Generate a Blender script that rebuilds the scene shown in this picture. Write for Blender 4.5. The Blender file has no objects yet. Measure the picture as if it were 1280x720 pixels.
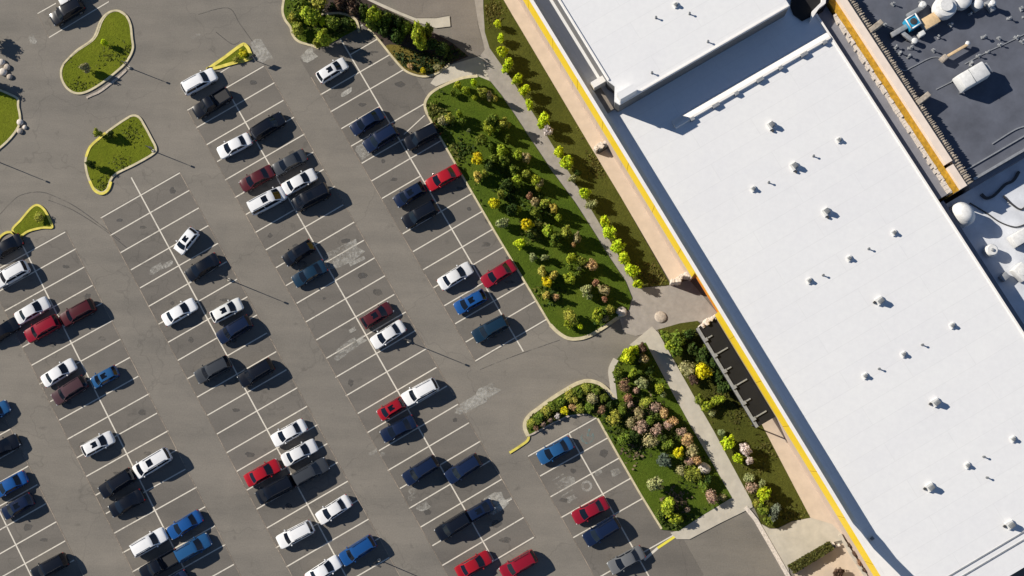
import bpy, bmesh, math, random
from mathutils import Vector, Matrix
random.seed(7)
R = math.radians
sc = bpy.context.scene
col = sc.collection

# ------------------------------------------------------------------ camera
DIST, FPX = 150.0, 1500.0
tx, ty = -0.05, 0.13
tt = math.hypot(tx, ty)
FWD = Vector((math.sin(tt)*tx/tt, math.sin(tt)*ty/tt, -math.cos(tt)))
ROT = Vector((0, 0, -1)).rotation_difference(FWD).to_matrix()
CX, CY = ROT @ Vector((1, 0, 0)), ROT @ Vector((0, 1, 0))
CAM = -FWD*DIST
cam = bpy.data.cameras.new('camera'); cam.sensor_width = 36; cam.lens = FPX/1280*36
cam.clip_start = 1; cam.clip_end = 3000
co = bpy.data.objects.new('camera', cam); col.objects.link(co)
co.matrix_world = Matrix.Translation(CAM) @ ROT.to_4x4()
sc.camera = co

def P(u, v, z=0.0):
    """ground position (metres) of a point measured in the survey picture, at height z"""
    d = FWD*FPX + CX*(u-640) - CY*(v-360)
    return CAM + d*((z-CAM.z)/d.z)

ANG_E, ANG_D = R(30.2), R(-59.8)
EX = Vector((math.cos(ANG_E), math.sin(ANG_E), 0))     # along a stall
DX = Vector((math.cos(ANG_D), math.sin(ANG_D), 0))     # along a row

# ------------------------------------------------------------------ light
SUN_AZ, SUN_EL = 158.0, 32.0      # direction to the sun, degrees counter-clockwise from +x
sv = Vector((math.cos(R(SUN_AZ))*math.cos(R(SUN_EL)), math.sin(R(SUN_AZ))*math.cos(R(SUN_EL)), math.sin(R(SUN_EL))))
sl = bpy.data.lights.new('sun', 'SUN'); sl.energy = 5.0; sl.angle = R(0.5); sl.color = (1, .93, .82)
so = bpy.data.objects.new('sun', sl); col.objects.link(so)
so.rotation_euler = sv.to_track_quat('Z', 'Y').to_euler()
w = bpy.data.worlds.new('World'); sc.world = w; w.use_nodes = True
nt = w.node_tree; nt.nodes.clear()
sky = nt.nodes.new('ShaderNodeTexSky'); sky.sky_type = 'NISHITA'; sky.sun_disc = False
sky.sun_elevation = R(SUN_EL); sky.sun_rotation = R(SUN_AZ-90)
sky.ozone_density = 4.0; sky.dust_density = .2; sky.air_density = .9
bg = nt.nodes.new('ShaderNodeBackground'); bg.inputs[1].default_value = 0.06
out = nt.nodes.new('ShaderNodeOutputWorld')
nt.links.new(sky.outputs[0], bg.inputs[0]); nt.links.new(bg.outputs[0], out.inputs[0])
vs = sc.view_settings; vs.view_transform = 'Standard'; vs.look = 'None'; vs.gamma = 1
vs.use_curve_mapping = False; vs.exposure = 0.38

# ------------------------------------------------------------------ materials
def newmat(name):
    m = bpy.data.materials.new(name); m.use_nodes = True
    n = m.node_tree; b = n.nodes['Principled BSDF']
    return m, n, b

def ramp(n, fac, stops):
    r = n.nodes.new('ShaderNodeValToRGB')
    while len(r.color_ramp.elements) < len(stops): r.color_ramp.elements.new(.5)
    for e, (p, c) in zip(r.color_ramp.elements, stops):
        e.position = p; e.color = (*c, 1)
    n.links.new(fac, r.inputs[0]); return r.outputs[0]

def noise(n, scale, detail=4, rough=.6, vec=None, dist=0):
    t = n.nodes.new('ShaderNodeTexNoise'); t.inputs['Scale'].default_value = scale
    t.inputs['Detail'].default_value = detail; t.inputs['Roughness'].default_value = rough
    t.inputs['Distortion'].default_value = dist
    if vec is not None: n.links.new(vec, t.inputs['Vector'])
    return t.outputs['Fac']

def objco(n, rotz=0, scl=(1, 1, 1)):
    g = n.nodes.new('ShaderNodeNewGeometry')
    mp = n.nodes.new('ShaderNodeMapping'); mp.inputs['Rotation'].default_value = (0, 0, rotz)
    mp.inputs['Scale'].default_value = scl
    n.links.new(g.outputs['Position'], mp.inputs['Vector']); return mp.outputs[0]

def mixc(n, fac, a, b, mode='MIX'):
    m = n.nodes.new('ShaderNodeMix'); m.data_type = 'RGBA'; m.blend_type = mode
    if isinstance(fac, float): m.inputs[0].default_value = fac
    else: n.links.new(fac, m.inputs[0])
    for i, x in ((6, a), (7, b)):
        if isinstance(x, tuple): m.inputs[i].default_value = (*x, 1)
        else: n.links.new(x, m.inputs[i])
    return m.outputs[2]

def bump(n, b, h, strength=.3, dist=.05):
    bp = n.nodes.new('ShaderNodeBump'); bp.inputs['Strength'].default_value = strength
    bp.inputs['Distance'].default_value = dist
    n.links.new(h, bp.inputs['Height']); n.links.new(bp.outputs[0], b.inputs['Normal'])

def plain(name, c, rough=.7, var=.12, scale=3, metal=0, bmp=0, spec=.3):
    m, n, b = newmat(name); v = objco(n)
    f = noise(n, scale, 6, .65, v)
    lo = tuple(x*(1-var) for x in c); hi = tuple(min(1, x*(1+var)) for x in c)
    n.links.new(ramp(n, f, [(.3, lo), (.7, hi)]), b.inputs['Base Color'])
    b.inputs['Roughness'].default_value = rough; b.inputs['Metallic'].default_value = metal
    b.inputs['Specular IOR Level'].default_value = spec
    if bmp: bump(n, b, f, bmp)
    return m

def asphalt_mat(name, lo, hi, stain):
    m, n, b = newmat(name)
    v = objco(n); vr = objco(n, R(59.8), (.03, .22, 1))
    big = noise(n, .035, 3, .5, v); mid = noise(n, .35, 6, .6, v, .6); fine = noise(n, 6, 4, .7, v)
    streak = noise(n, 1.0, 5, .65, vr)
    base = ramp(n, big, [(.32, lo), (.68, hi)])
    base = mixc(n, .32, base, ramp(n, mid, [(.3, tuple(x*.72 for x in lo)), (.7, tuple(x*1.15 for x in hi))]))
    base = mixc(n, .34, base, ramp(n, streak, [(.35, tuple(x*.66 for x in lo)), (.65, tuple(x*1.25 for x in hi))]))
    base = mixc(n, .22, base, ramp(n, fine, [(.3, tuple(x*.5 for x in lo)), (.7, tuple(x*1.35 for x in hi))]))
    spots = ramp(n, noise(n, .55, 3, .55, v, .3), [(.66, (0, 0, 0)), (.76, (1, 1, 1))])
    mul = n.nodes.new('ShaderNodeMath'); mul.operation = 'MULTIPLY'; mul.inputs[1].default_value = .38
    n.links.new(spots, mul.inputs[0])
    base = mixc(n, mul.outputs[0], base, stain)
    # crack / sealed seam network
    vo = n.nodes.new('ShaderNodeTexVoronoi'); vo.feature = 'DISTANCE_TO_EDGE'; vo.inputs['Scale'].default_value = .07
    dm = n.nodes.new('ShaderNodeMix'); dm.data_type = 'VECTOR'; dm.inputs[0].default_value = .06
    nn = n.nodes.new('ShaderNodeTexNoise'); nn.inputs['Scale'].default_value = .4; n.links.new(v, nn.inputs['Vector'])
    sc_ = n.nodes.new('ShaderNodeVectorMath'); sc_.operation = 'SCALE'; sc_.inputs['Scale'].default_value = 60
    n.links.new(nn.outputs['Color'], sc_.inputs[0])
    n.links.new(v, dm.inputs[4]); n.links.new(sc_.outputs[0], dm.inputs[5])
    n.links.new(dm.outputs[1], vo.inputs['Vector'])
    cr = ramp(n, vo.outputs['Distance'], [(.0, (1, 1, 1)), (.0055, (0, 0, 0))])
    m2 = n.nodes.new('ShaderNodeMath'); m2.operation = 'MULTIPLY'; m2.inputs[1].default_value = .3
    n.links.new(cr, m2.inputs[0])
    base = mixc(n, m2.outputs[0], base, stain)
    n.links.new(base, b.inputs['Base Color'])
    b.inputs['Roughness'].default_value = .88; b.inputs['Specular IOR Level'].default_value = .25
    bump(n, b, fine, .25, .02)
    return m

def grass_mat(name, a, bcol, c, scale=.5):
    m, n, b = newmat(name); v = objco(n)
    f1 = noise(n, scale, 5, .65, v, .4); f2 = noise(n, 5, 5, .75, v); f3 = noise(n, .16, 2, .5, v)
    base = ramp(n, f1, [(.32, a), (.5, bcol), (.68, c)])
    base = mixc(n, .4, base, ramp(n, f3, [(.35, a), (.65, c)]))
    base = mixc(n, .55, base, ramp(n, f2, [(.3, tuple(x*.45 for x in bcol)), (.7, tuple(x*1.5 for x in bcol))]))
    n.links.new(base, b.inputs['Base Color']); b.inputs['Roughness'].default_value = .95
    b.inputs['Specular IOR Level'].default_value = .1
    bump(n, b, f2, .9, .12); return m

def obj_color_mat(name, rough, coat=0, var=.0, leaf=False, metal=0):
    m, n, b = newmat(name)
    oi = n.nodes.new('ShaderNodeObjectInfo'); c = oi.outputs['Color']
    if leaf:
        g = n.nodes.new('ShaderNodeNewGeometry')
        r1 = n.nodes.new('ShaderNodeMapRange'); r1.inputs[3].default_value = .5; r1.inputs[4].default_value = 1.4
        n.links.new(g.outputs['Random Per Island'], r1.inputs[0])
        hs = n.nodes.new('ShaderNodeHueSaturation'); n.links.new(c, hs.inputs['Color'])
        n.links.new(r1.outputs[0], hs.inputs['Value'])
        r2 = n.nodes.new('ShaderNodeMapRange'); r2.inputs[3].default_value = .475; r2.inputs[4].default_value = .52
        wn = n.nodes.new('ShaderNodeTexWhiteNoise'); wn.noise_dimensions = '1D'
        n.links.new(g.outputs['Random Per Island'], wn.inputs['W']); n.links.new(wn.outputs['Value'], r2.inputs[0])
        n.links.new(r2.outputs[0], hs.inputs['Hue'])
        c = hs.outputs[0]
        tr = n.nodes.new('ShaderNodeBsdfTranslucent'); ms = n.nodes.new('ShaderNodeMixShader'); ms.inputs[0].default_value = .22
        n.links.new(c, tr.inputs[0]); n.links.new(b.outputs[0], ms.inputs[1]); n.links.new(tr.outputs[0], ms.inputs[2])
        n.links.new(ms.outputs[0], n.nodes['Material Output'].inputs[0])
        b.inputs['Specular IOR Level'].default_value = .2
    elif var:
        f = noise(n, 3.0, 5, .6, objco(n))
        k = ramp(n, f, [(.3, (1-var,)*3), (.7, (1, 1, 1))]); c = mixc(n, 1.0, c, k, 'MULTIPLY')
    n.links.new(c, b.inputs['Base Color'])
    b.inputs['Roughness'].default_value = rough; b.inputs['Metallic'].default_value = metal
    if coat: b.inputs['Coat Weight'].default_value = coat; b.inputs['Coat Roughness'].default_value = .08
    return m

def paint_mat(name, c, keep, scale=2.2):
    """worn road paint: bare asphalt shows where the paint is gone"""
    m, n, b = newmat(name); v = objco(n)
    f = noise(n, scale, 6, .75, v); f2 = noise(n, .25, 3, .5, v)
    add = n.nodes.new('ShaderNodeMath'); add.operation = 'ADD'; n.links.new(f, add.inputs[0]); n.links.new(f2, add.inputs[1])
    hf = n.nodes.new('ShaderNodeMath'); hf.operation = 'MULTIPLY'; hf.inputs[1].default_value = .5; n.links.new(add.outputs[0], hf.inputs[0])
    a = ramp(n, hf.outputs[0], [(max(0.0, .5*(2-keep)-.12), (0, 0, 0)), (min(1.0, .5*(2-keep)+.14), (1, 1, 1))])
    n.links.new(ramp(n, f, [(.3, tuple(x*.8 for x in c)), (.7, c)]), b.inputs['Base Color'])
    b.inputs['Roughness'].default_value = .8
    n.links.new(a, b.inputs['Alpha']); return m

M = {}
M['asphalt'] = asphalt_mat('asphalt', (.148, .138, .124), (.220, .197, .165), (.07, .064, .058))
M['bay'] = asphalt_mat('bay_asphalt', (.122, .113, .102), (.168, .151, .130), (.055, .051, .046))
M['drive'] = asphalt_mat('drive_asphalt', (.17, .15, .13), (.22, .195, .17), (.08, .072, .064))
M['paint'] = paint_mat('white_road_paint', (.68, .63, .54), 1.4)
M['paint_thin'] = paint_mat('dull_edge_paint', (.34, .28, .22), 1.12)
M['faded'] = paint_mat('faded_paint', (.50, .48, .43), .95, 2.6)
M['teal_paint'] = paint_mat('teal_paint', (.16, .36, .36), 1.0)
M['tar'] = paint_mat('tar_seam', (.09, .085, .08), 1.0)
M['yellow_paint'] = paint_mat('yellow_paint', (.78, .68, .07), 1.4)
M['kerb'] = plain('concrete_kerb', (.54, .47, .31), .85, .22, 1.5)
M['kerb_yellow'] = plain('yellow_kerb', (.62, .53, .10), .8, .25, 1.2)
M['walk'] = plain('grey_walkway', (.31, .28, .25), .85, .14, 1.2, bmp=.1)
M['concrete'] = plain('pale_concrete', (.47, .43, .36), .85, .12, .8, bmp=.1)
M['pink'] = plain('pinkish_paving', (.54, .44, .345), .85, .09, .7, bmp=.1)
M['stone'] = plain('stone', (.42, .36, .30), .85, .3, 4, bmp=.5)
M['white_stone'] = plain('white_stone', (.62, .55, .48), .85, .3, 5, bmp=.5)
M['grass'] = grass_mat('island_grass', (.075, .10, .006), (.125, .152, .010), (.17, .18, .016))
M['lawn'] = grass_mat('olive_lawn', (.044, .053, .009), (.070, .077, .013), (.112, .108, .022), .3)
M['bed'] = grass_mat('bed_green', (.034, .06, .007), (.068, .108, .010), (.12, .14, .016), .4)
M['drygrass'] = grass_mat('dry_bed', (.09, .07, .015), (.16, .13, .03), (.2, .14, .04), .5)
M['bed_shade'] = plain('bed_painted_shade', (.05, .036, .03), .95, .4, 4, bmp=.6)  # tree shade painted into the ground colour of the top bed
M['roof'] = None
M['wall_yellow'] = plain('yellow_cladding', (.80, .56, .02), .5, .05, .4)
M['wall_beige'] = plain('beige_cladding', (.52, .41, .33), .7, .06, .5)
M['white_trim'] = plain('white_trim', (.76, .73, .69), .6, .06, 1)
M['block_wall'] = plain('grey_block_wall', (.16, .16, .165), .8, .12, 1.5)
M['brown_deck'] = plain('brown_grey_deck', (.22, .19, .16), .8, .15, 1)
M['dark_roof'] = plain('dark_gravel_roof', (.094, .102, .128), .9, .22, .35, bmp=.2)
M['black_roof'] = plain('black_canopy_membrane', (.009, .009, .010), .75, .2, .8)
M['gutter'] = plain('grey_gutter_roof', (.2, .2, .225), .8, .12, .6)
M['rust'] = plain('ochre_gutter', (.42, .235, .02), .8, .4, 2.2)
M['cream'] = plain('cream_coping', (.72, .61, .52), .7, .08, .8)
M['skirt'] = plain('weathered_ledge', (.36, .31, .25), .85, .4, 2.5, bmp=.4)
M['side_roof'] = plain('pale_grey_roof', (.58, .60, .64), .8, .14, .5)
M['metal'] = plain('galvanised_metal', (.34, .35, .36), .5, .2, 3, metal=.4)
M['vent_metal'] = plain('weathered_vent_metal', (.17, .18, .19), .55, .25, 3)
M['dark_metal'] = plain('dark_metal', (.05, .05, .052), .5, .15, 3)
M['white_metal'] = plain('white_painted_metal', (.64, .64, .63), .45, .14, 3)
M['blue_metal'] = plain('blue_painted_metal', (.03, .32, .55), .45, .2, 3)
M['wood'] = plain('tan_wood', (.62, .45, .26), .8, .15, 3)
M['bark'] = plain('bark', (.09, .065, .045), .95, .3, 8, bmp=.6)
M['orange'] = plain('orange_render', (.62, .20, .02), .7, .1, 1)
M['leaf'] = obj_color_mat('leaves', .75, leaf=True)
M['car'] = obj_color_mat('car_paint', .24, coat=.3, var=.06)
M['tyre'] = plain('tyre_rubber', (.02, .02, .02), .9, .1, 5)
M['rim'] = plain('alloy_rim', (.42, .42, .43), .35, .05, 5, metal=.8)
M['trim'] = plain('black_plastic_trim', (.02, .02, .022), .6, .1, 5)
def glass_mat():
    m, n, b = newmat('car_glass'); b.inputs['Base Color'].default_value = (.006, .009, .016, 1)
    b.inputs['Roughness'].default_value = .08; b.inputs['Specular IOR Level'].default_value = .4
    return m
M['glass'] = glass_mat()
M['lamp_white'] = plain('headlight_lens', (.6, .62, .64), .15, .05, 5)
M['lamp_red'] = plain('taillight_lens', (.30, .012, .012), .2, .05, 5)
def roof_mat():
    m, n, b = newmat('white_roof_membrane')
    v = objco(n); vr = objco(n, -ANG_E)
    f = noise(n, .12, 4, .6, v); f2 = noise(n, 1.6, 6, .7, v)
    base = ramp(n, f, [(.3, (.68, .68, .69)), (.7, (.715, .715, .71))])
    base = mixc(n, .25, base, ramp(n, f2, [(.3, (.60, .60, .61)), (.65, (.76, .76, .75))]))
    wv = n.nodes.new('ShaderNodeTexBrick'); wv.inputs['Scale'].default_value = 1
    wv.inputs['Brick Width'].default_value = 14; wv.inputs['Row Height'].default_value = 2.4
    wv.inputs['Mortar Size'].default_value = .035
    wv.inputs['Color1'].default_value = (1, 1, 1, 1); wv.inputs['Color2'].default_value = (.985, .985, .99, 1)
    wv.inputs['Mortar'].default_value = (.93, .93, .93, 1)
    n.links.new(vr, wv.inputs['Vector'])
    base = mixc(n, 1.0, base, wv.outputs['Color'], 'MULTIPLY')
    n.links.new(base, b.inputs['Base Color']); b.inputs['Roughness'].default_value = .7
    b.inputs['Specular IOR Level'].default_value = .25
    return m
M['roof'] = roof_mat()

# ------------------------------------------------------------------ mesh helpers
def link(name, bm, mat, parent=None, smooth=False, sharp=None):
    if sharp is not None:
        bm.normal_update()
        for e in bm.edges:
            if len(e.link_faces) == 2 and e.calc_face_angle(0) > sharp: e.smooth = False
        smooth = True
    me = bpy.data.meshes.new(name); bm.to_mesh(me); bm.free()
    mats = mat if isinstance(mat, (list, tuple)) else [mat]
    for m in mats: me.materials.append(m)
    if smooth:
        for p in me.polygons: p.use_smooth = True
    o = bpy.data.objects.new(name, me); col.objects.link(o)
    if parent: o.parent = parent
    return o

def tag(o, label=None, cat=None, group=None, kind=None):
    if label: o['label'] = label
    if cat: o['category'] = cat
    if group: o['group'] = group
    if kind: o['kind'] = kind
    return o

def empty(name, loc, rz=0, label=None, cat=None, group=None):
    o = bpy.data.objects.new(name, None); col.objects.link(o)
    o.empty_display_size = .3
    o.location = loc; o.rotation_euler = (0, 0, rz); return tag(o, label, cat, group)

def box(bm, c, s, rz=0, taper=1.0, bev=0):
    """box with centre c, size s; the top shrinks by taper"""
    vs_ = []
    cr, sr = math.cos(rz), math.sin(rz)
    for zz, k in ((-.5, 1), (.5, taper)):
        for x, y in ((-.5, -.5), (.5, -.5), (.5, .5), (-.5, .5)):
            px, py = x*s[0]*k, y*s[1]*k
            vs_.append(bm.verts.new((c[0]+px*cr-py*sr, c[1]+px*sr+py*cr, c[2]+zz*s[2])))
    fs = [bm.faces.new([vs_[i] for i in f]) for f in
          ((3, 2, 1, 0), (4, 5, 6, 7), (0, 1, 5, 4), (1, 2, 6, 5), (2, 3, 7, 6), (3, 0, 4, 7))]
    if bev:
        es = list({e for f in fs for e in f.edges})
        bmesh.ops.bevel(bm, geom=es, offset=bev, segments=2, affect='EDGES', profile=.5)

def tube(bm, a, b, r0, r1=None, seg=8, cap=True):
    a, b = Vector(a), Vector(b); r1 = r0 if r1 is None else r1
    d = (b-a).normalized(); up = Vector((0, 0, 1)) if abs(d.z) < .95 else Vector((1, 0, 0))
    x = d.cross(up).normalized(); y = d.cross(x)
    A = [bm.verts.new(a+(x*math.cos(2*math.pi*i/seg)+y*math.sin(2*math.pi*i/seg))*r0) for i in range(seg)]
    B = [bm.verts.new(b+(x*math.cos(2*math.pi*i/seg)+y*math.sin(2*math.pi*i/seg))*r1) for i in range(seg)]
    for i in range(seg): bm.faces.new((A[i], A[(i+1) % seg], B[(i+1) % seg], B[i]))
    if cap: bm.faces.new(A[::-1]); bm.faces.new(B)
    bmesh.ops.recalc_face_normals(bm, faces=bm.faces[:])

def lathe(bm, prof, c=(0, 0, 0), seg=16, axis='z', sx=1, sy=1):
    rings = []
    for r, h in prof:
        ring = []
        for i in range(seg):
            a = 2*math.pi*i/seg; x, y = r*math.cos(a)*sx, r*math.sin(a)*sy
            p = (x, y, h) if axis == 'z' else (x, h, y)
            ring.append(bm.verts.new((c[0]+p[0], c[1]+p[1], c[2]+p[2])))
        rings.append(ring)
    for A, B in zip(rings, rings[1:]):
        for i in range(seg): bm.faces.new((A[i], A[(i+1) % seg], B[(i+1) % seg], B[i]))
    bm.faces.new(rings[0][::-1]); bm.faces.new(rings[-1])
    bmesh.ops.recalc_face_normals(bm, faces=bm.faces[:])

def area2(pts): return sum(p[0]*q[1]-q[0]*p[1] for p, q in zip(pts, pts[1:]+pts[:1]))

def prism(bm, pts, z0, z1):
    pts = [Vector((p[0], p[1], 0)) for p in pts]
    if area2([(p.x, p.y) for p in pts]) < 0: pts = pts[::-1]
    top = [bm.verts.new((p.x, p.y, z1)) for p in pts]; bot = [bm.verts.new((p.x, p.y, z0)) for p in pts]
    f = bm.faces.new(top); f.normal_update()
    n = len(pts)
    for i in range(n): bm.faces.new((bot[i], bot[(i+1) % n], top[(i+1) % n], top[i]))
    bmesh.ops.triangulate(bm, faces=[f])

def smooth_loop(pts, n=6):
    out_ = []; N = len(pts)
    for i in range(N):
        p0, p1, p2, p3 = (Vector(pts[(i+k-1) % N]) for k in range(4))
        for j in range(n):
            t = j/n
            out_.append(.5*((2*p1)+(p2-p0)*t+(2*p0-5*p1+4*p2-p3)*t*t+(3*p1-p0-3*p2+p3)*t**3))
    return out_

def smooth_open(pts, n=6):
    pts = [Vector(p) for p in pts]; out_ = []
    for i in range(len(pts)-1):
        p0 = pts[max(i-1, 0)]; p1 = pts[i]; p2 = pts[i+1]; p3 = pts[min(i+2, len(pts)-1)]
        for j in range(n):
            t = j/n
            out_.append(.5*((2*p1)+(p2-p0)*t+(2*p0-5*p1+4*p2-p3)*t*t+(3*p1-p0-3*p2+p3)*t**3))
    out_.append(pts[-1]); return out_

def offset(pts, d, closed=True):
    out_ = []; N = len(pts)
    for i in range(N):
        a = pts[i-1] if (closed or i > 0) else pts[i]
        b = pts[(i+1) % N] if (closed or i < N-1) else pts[i]
        t = Vector((b[0]-a[0], b[1]-a[1], 0)).normalized()
        out_.append(Vector((pts[i][0], pts[i][1], 0))+Vector((-t.y, t.x, 0))*d)
    return out_

def band(bm, pts, width, z0, z1, closed=False, jitter=0):
    """a strip of solid box section that follows a line: kerbs, low walls"""
    L = offset(pts, width/2, closed); Rr = offset(pts, -width/2, closed)
    if jitter:
        for q in L+Rr: q += Vector((random.uniform(-1, 1), random.uniform(-1, 1), 0))*jitter
    v = [[bm.verts.new((p.x, p.y, z)) for p in side] for side, z in ((L, z0), (L, z1), (Rr, z1), (Rr, z0))]
    N = len(pts)
    for i in range(N if closed else N-1):
        j = (i+1) % N
        for a in range(4):
            b = (a+1) % 4
            bm.faces.new((v[a][i], v[a][j], v[b][j], v[b][i]))
    if not closed:
        bm.faces.new([v[a][0] for a in range(4)]); bm.faces.new([v[a][-1] for a in range(3, -1, -1)])
    bmesh.ops.recalc_face_normals(bm, faces=bm.faces[:])

def flat_strip(bm, a, b, width, z):
    a, b = Vector(a), Vector(b); t = (b-a); t.z = 0; t.normalize(); nrm = Vector((-t.y, t.x, 0))*width/2
    bm.faces.new([bm.verts.new((p.x, p.y, z)) for p in (a-nrm, b-nrm, b+nrm, a+nrm)])

def flat_line(bm, pts, width, z):
    for a, b in zip(pts, pts[1:]): pass
    L = offset(pts, width/2, False); Rr = offset(pts, -width/2, False)
    lv = [bm.verts.new((p.x, p.y, z)) for p in L]; rv = [bm.verts.new((p.x, p.y, z)) for p in Rr]
    for i in range(len(pts)-1): bm.faces.new((rv[i], rv[i+1], lv[i+1], lv[i]))

def PX(pts, z=0.0): return [P(u, v, z) for u, v in pts]

# ------------------------------------------------------------------ ground
bm = bmesh.new(); prism(bm, [(-420, -420), (420, -420), (420, 420), (-420, 420)], -.5, 0)
tag(link('ground', bm, M['asphalt']), kind='structure')

def slab(name, px, mat, z1, smooth=False, z0=0.0):
    pts = PX(px, z1)
    if smooth: pts = smooth_loop(pts)
    bm = bmesh.new(); prism(bm, pts, z0-.05, z1)
    return tag(link(name, bm, mat), kind='structure')

def kerb_loop(name, px, mat, width=.28, z1=.15, smooth=True, inset=None):
    pts = PX(px, z1)
    pts = [Vector((p.x, p.y, 0)) for p in pts]
    if smooth: pts = smooth_loop(pts)
    if area2(pts) < 0: pts = pts[::-1]
    mid = offset(pts, width/2)
    bm = bmesh.new(); band(bm, mid, width, -.05, z1, True)
    return tag(link(name, bm, mat), kind='structure')

def kerb_line(name, px, mat, width=.28, z1=.15, smooth=True, jitter=0):
    pts = [Vector((p.x, p.y, 0)) for p in PX(px, z1)]
    if smooth: pts = smooth_open(pts)
    bm = bmesh.new(); band(bm, pts, width, -.05, z1, False, jitter)
    return tag(link(name, bm, mat), kind='structure')

ISLANDS = {
 'kidney': [(75, 95), (78, 80), (95, 63), (117, 47), (126, 26), (135, 15), (147, 12), (158, 18), (164, 30), (166, 46), (167, 62),
            (158, 79), (143, 93), (123, 108), (105, 117), (92, 117), (81, 109)],
 'boot': [(106, 197), (112, 183), (124, 172), (134, 163), (154, 149), (166, 143), (175, 146), (182, 157), (190, 172), (196, 185),
          (192, 193), (170, 206), (146, 218), (139, 226), (135, 237), (127, 242), (117, 237), (110, 225), (106, 210)],
 'teardrop': [(14, 287), (25, 274), (38, 259), (47, 255), (56, 261), (63, 274), (66, 285), (52, 286), (36, 290), (23, 297)],
 'edge': [(-30, 112), (18, 119), (24, 134), (26, 152), (18, 168), (0, 186), (-30, 205)],
}
for k, px in ISLANDS.items():
    slab('grass_island', px, M['grass'], .12, True)
    kerb_loop('island_kerb', px, M['kerb_yellow'] if k == 'teardrop' else M['kerb'])
YI = [(258, 86), (281, 69), (300, 55), (307, 54), (313, 62), (314, 74), (290, 81), (268, 87)]
slab('grass_island', YI, M['grass'], .12, True); kerb_loop('island_kerb', YI, M['kerb_yellow'], .42)
# yellow ends of the islands, a second low stone row below the first island
kerb_line('kerb_nose', [(112, 226), (118, 237.5), (127, 242), (135, 237), (138.5, 227)], M['kerb_yellow'], .34, .17)
kerb_line('kerb_nose', [(107.5, 196), (113, 183), (125, 172), (132, 166)], M['kerb_yellow'], .34, .17)
kerb_line('kerb_nose', [(79, 80), (95, 63.5), (116, 48), (125, 27), (134, 16.5), (146, 13), (157, 19)], M['kerb'], .24, .17)
kerb_line('stone_edging', [(108, 122), (125, 114), (140, 103), (150, 95), (158, 87)], M['stone'], .3, .1, True, .03)
kerb_line('kerb_nose', [(-6, 306), (0, 296), (8, 290.5), (16, 291), (23, 298)], M['kerb_yellow'], .3, .15)

# planted beds and lawns
BIG = [(532, 141), (531, 130), (537, 118), (548, 110), (565, 102), (580, 97), (597, 95), (612, 101), (626, 118), (641, 140), (662, 172), (690, 214),
       (718, 252), (741, 288), (762, 322), (782, 352), (790, 372), (786, 387), (774, 396), (758, 406), (736, 419), (722, 423), (708, 422), (696, 414), (690, 408),
       (660, 358), (620, 292), (580, 223), (548, 168)]
slab('planting_bed', BIG, M['bed'], .13)
kerb_line('bed_kerb', [(688, 406), (660, 359), (620, 292.5), (580, 223.5), (548, 168), (534, 143)], M['kerb'], .24, .15, False)
kerb_line('bed_kerb', [(534, 143), (531, 130), (537, 118), (548, 110), (565, 102), (580, 97), (597, 95)], M['kerb'], .34, .15)
kerb_line('bed_kerb', [(688, 406), (697, 415), (709, 422.5), (722, 423.5), (737, 419.5), (758, 407), (774, 396), (783, 391)], M['kerb'], .42, .15)
GARDEN = [(807, 428), (840, 490), (863, 532), (887, 573), (915, 622), (880, 643), (848, 664), (827, 662), (800, 617), (772, 568), (747, 523),
          (768, 500), (766, 478), (764, 462), (770, 450), (779, 440), (795, 432)]
slab('planting_bed', GARDEN, M['bed'], .13)
ARM = [(658, 541), (655, 530), (661, 519), (672, 511), (690, 499), (708, 487), (722, 479), (735, 476), (748, 479), (758, 487), (766, 497), (768, 501),
       (747, 523), (735, 517), (712, 519), (695, 526), (678, 535), (663, 544)]
slab('planting_bed', ARM, M['bed'], .125)
kerb_line('bed_kerb', [(660, 545), (656, 535), (657, 526), (663, 518), (673, 510.5), (690, 498), (708, 486.5), (722, 479), (735, 476), (748, 479), (758, 486), (768, 499)], M['kerb'], .46, .16)
kerb_line('bed_kerb', [(747, 523), (772, 568), (800, 617), (827, 661)], M['kerb'], .24, .15, False)
kerb_line('bed_kerb', [(768, 499), (765.5, 478), (764, 462), (770, 449)], M['concrete'], .7, .155)
kerb_line('bed_kerb', [(660, 545), (678, 536), (695, 527), (712, 520), (733, 518)], M['stone'], .2, .15, True, .03)
SIDE = [(822, 412), (850, 404), (872, 401), (880, 412), (952, 530), (956, 538), (1013, 647), (990, 651), (972, 660), (962, 660), (952, 655), (938, 624), (893, 540), (870, 500)]
slab('lawn', SIDE, M['lawn'], .13)
STRIP = [(606, -20), (604, 8), (606, 40), (612, 60), (640, 100), (670, 147), (720, 230), (760, 297), (797, 360), (838, 356), (776, 246), (735, 178), (665, 60), (640, 18), (618, -20)]
slab('lawn', STRIP, M['lawn'], .13)
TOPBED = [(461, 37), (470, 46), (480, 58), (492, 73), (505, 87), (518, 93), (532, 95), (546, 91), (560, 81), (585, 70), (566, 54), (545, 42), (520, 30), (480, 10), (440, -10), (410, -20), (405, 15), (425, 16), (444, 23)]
slab('planting_bed', TOPBED, M['bed_shade'], .12)
kerb_line('bed_kerb', [(460, 36), (470, 46), (480, 58), (492, 73), (505, 87), (518, 93.5), (532, 95.5), (546, 91.5), (562, 80)], M['kerb'], .26, .15)
slab('dry_grass', [(482, 58), (494, 74), (506, 86), (519, 92), (532, 94), (546, 90), (556, 82), (540, 74), (515, 62), (495, 56)], M['drygrass'], .135, True, .0)
LEFTBED = [(356, -8), (353, 12), (356, 24), (363, 34), (366, 44), (374, 52), (390, 57), (405, 58), (424, 48), (446, 36), (443, 24), (425, 17), (402, 18), (400, -10)]
slab('planting_bed', LEFTBED, M['bed'], .125)
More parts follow.
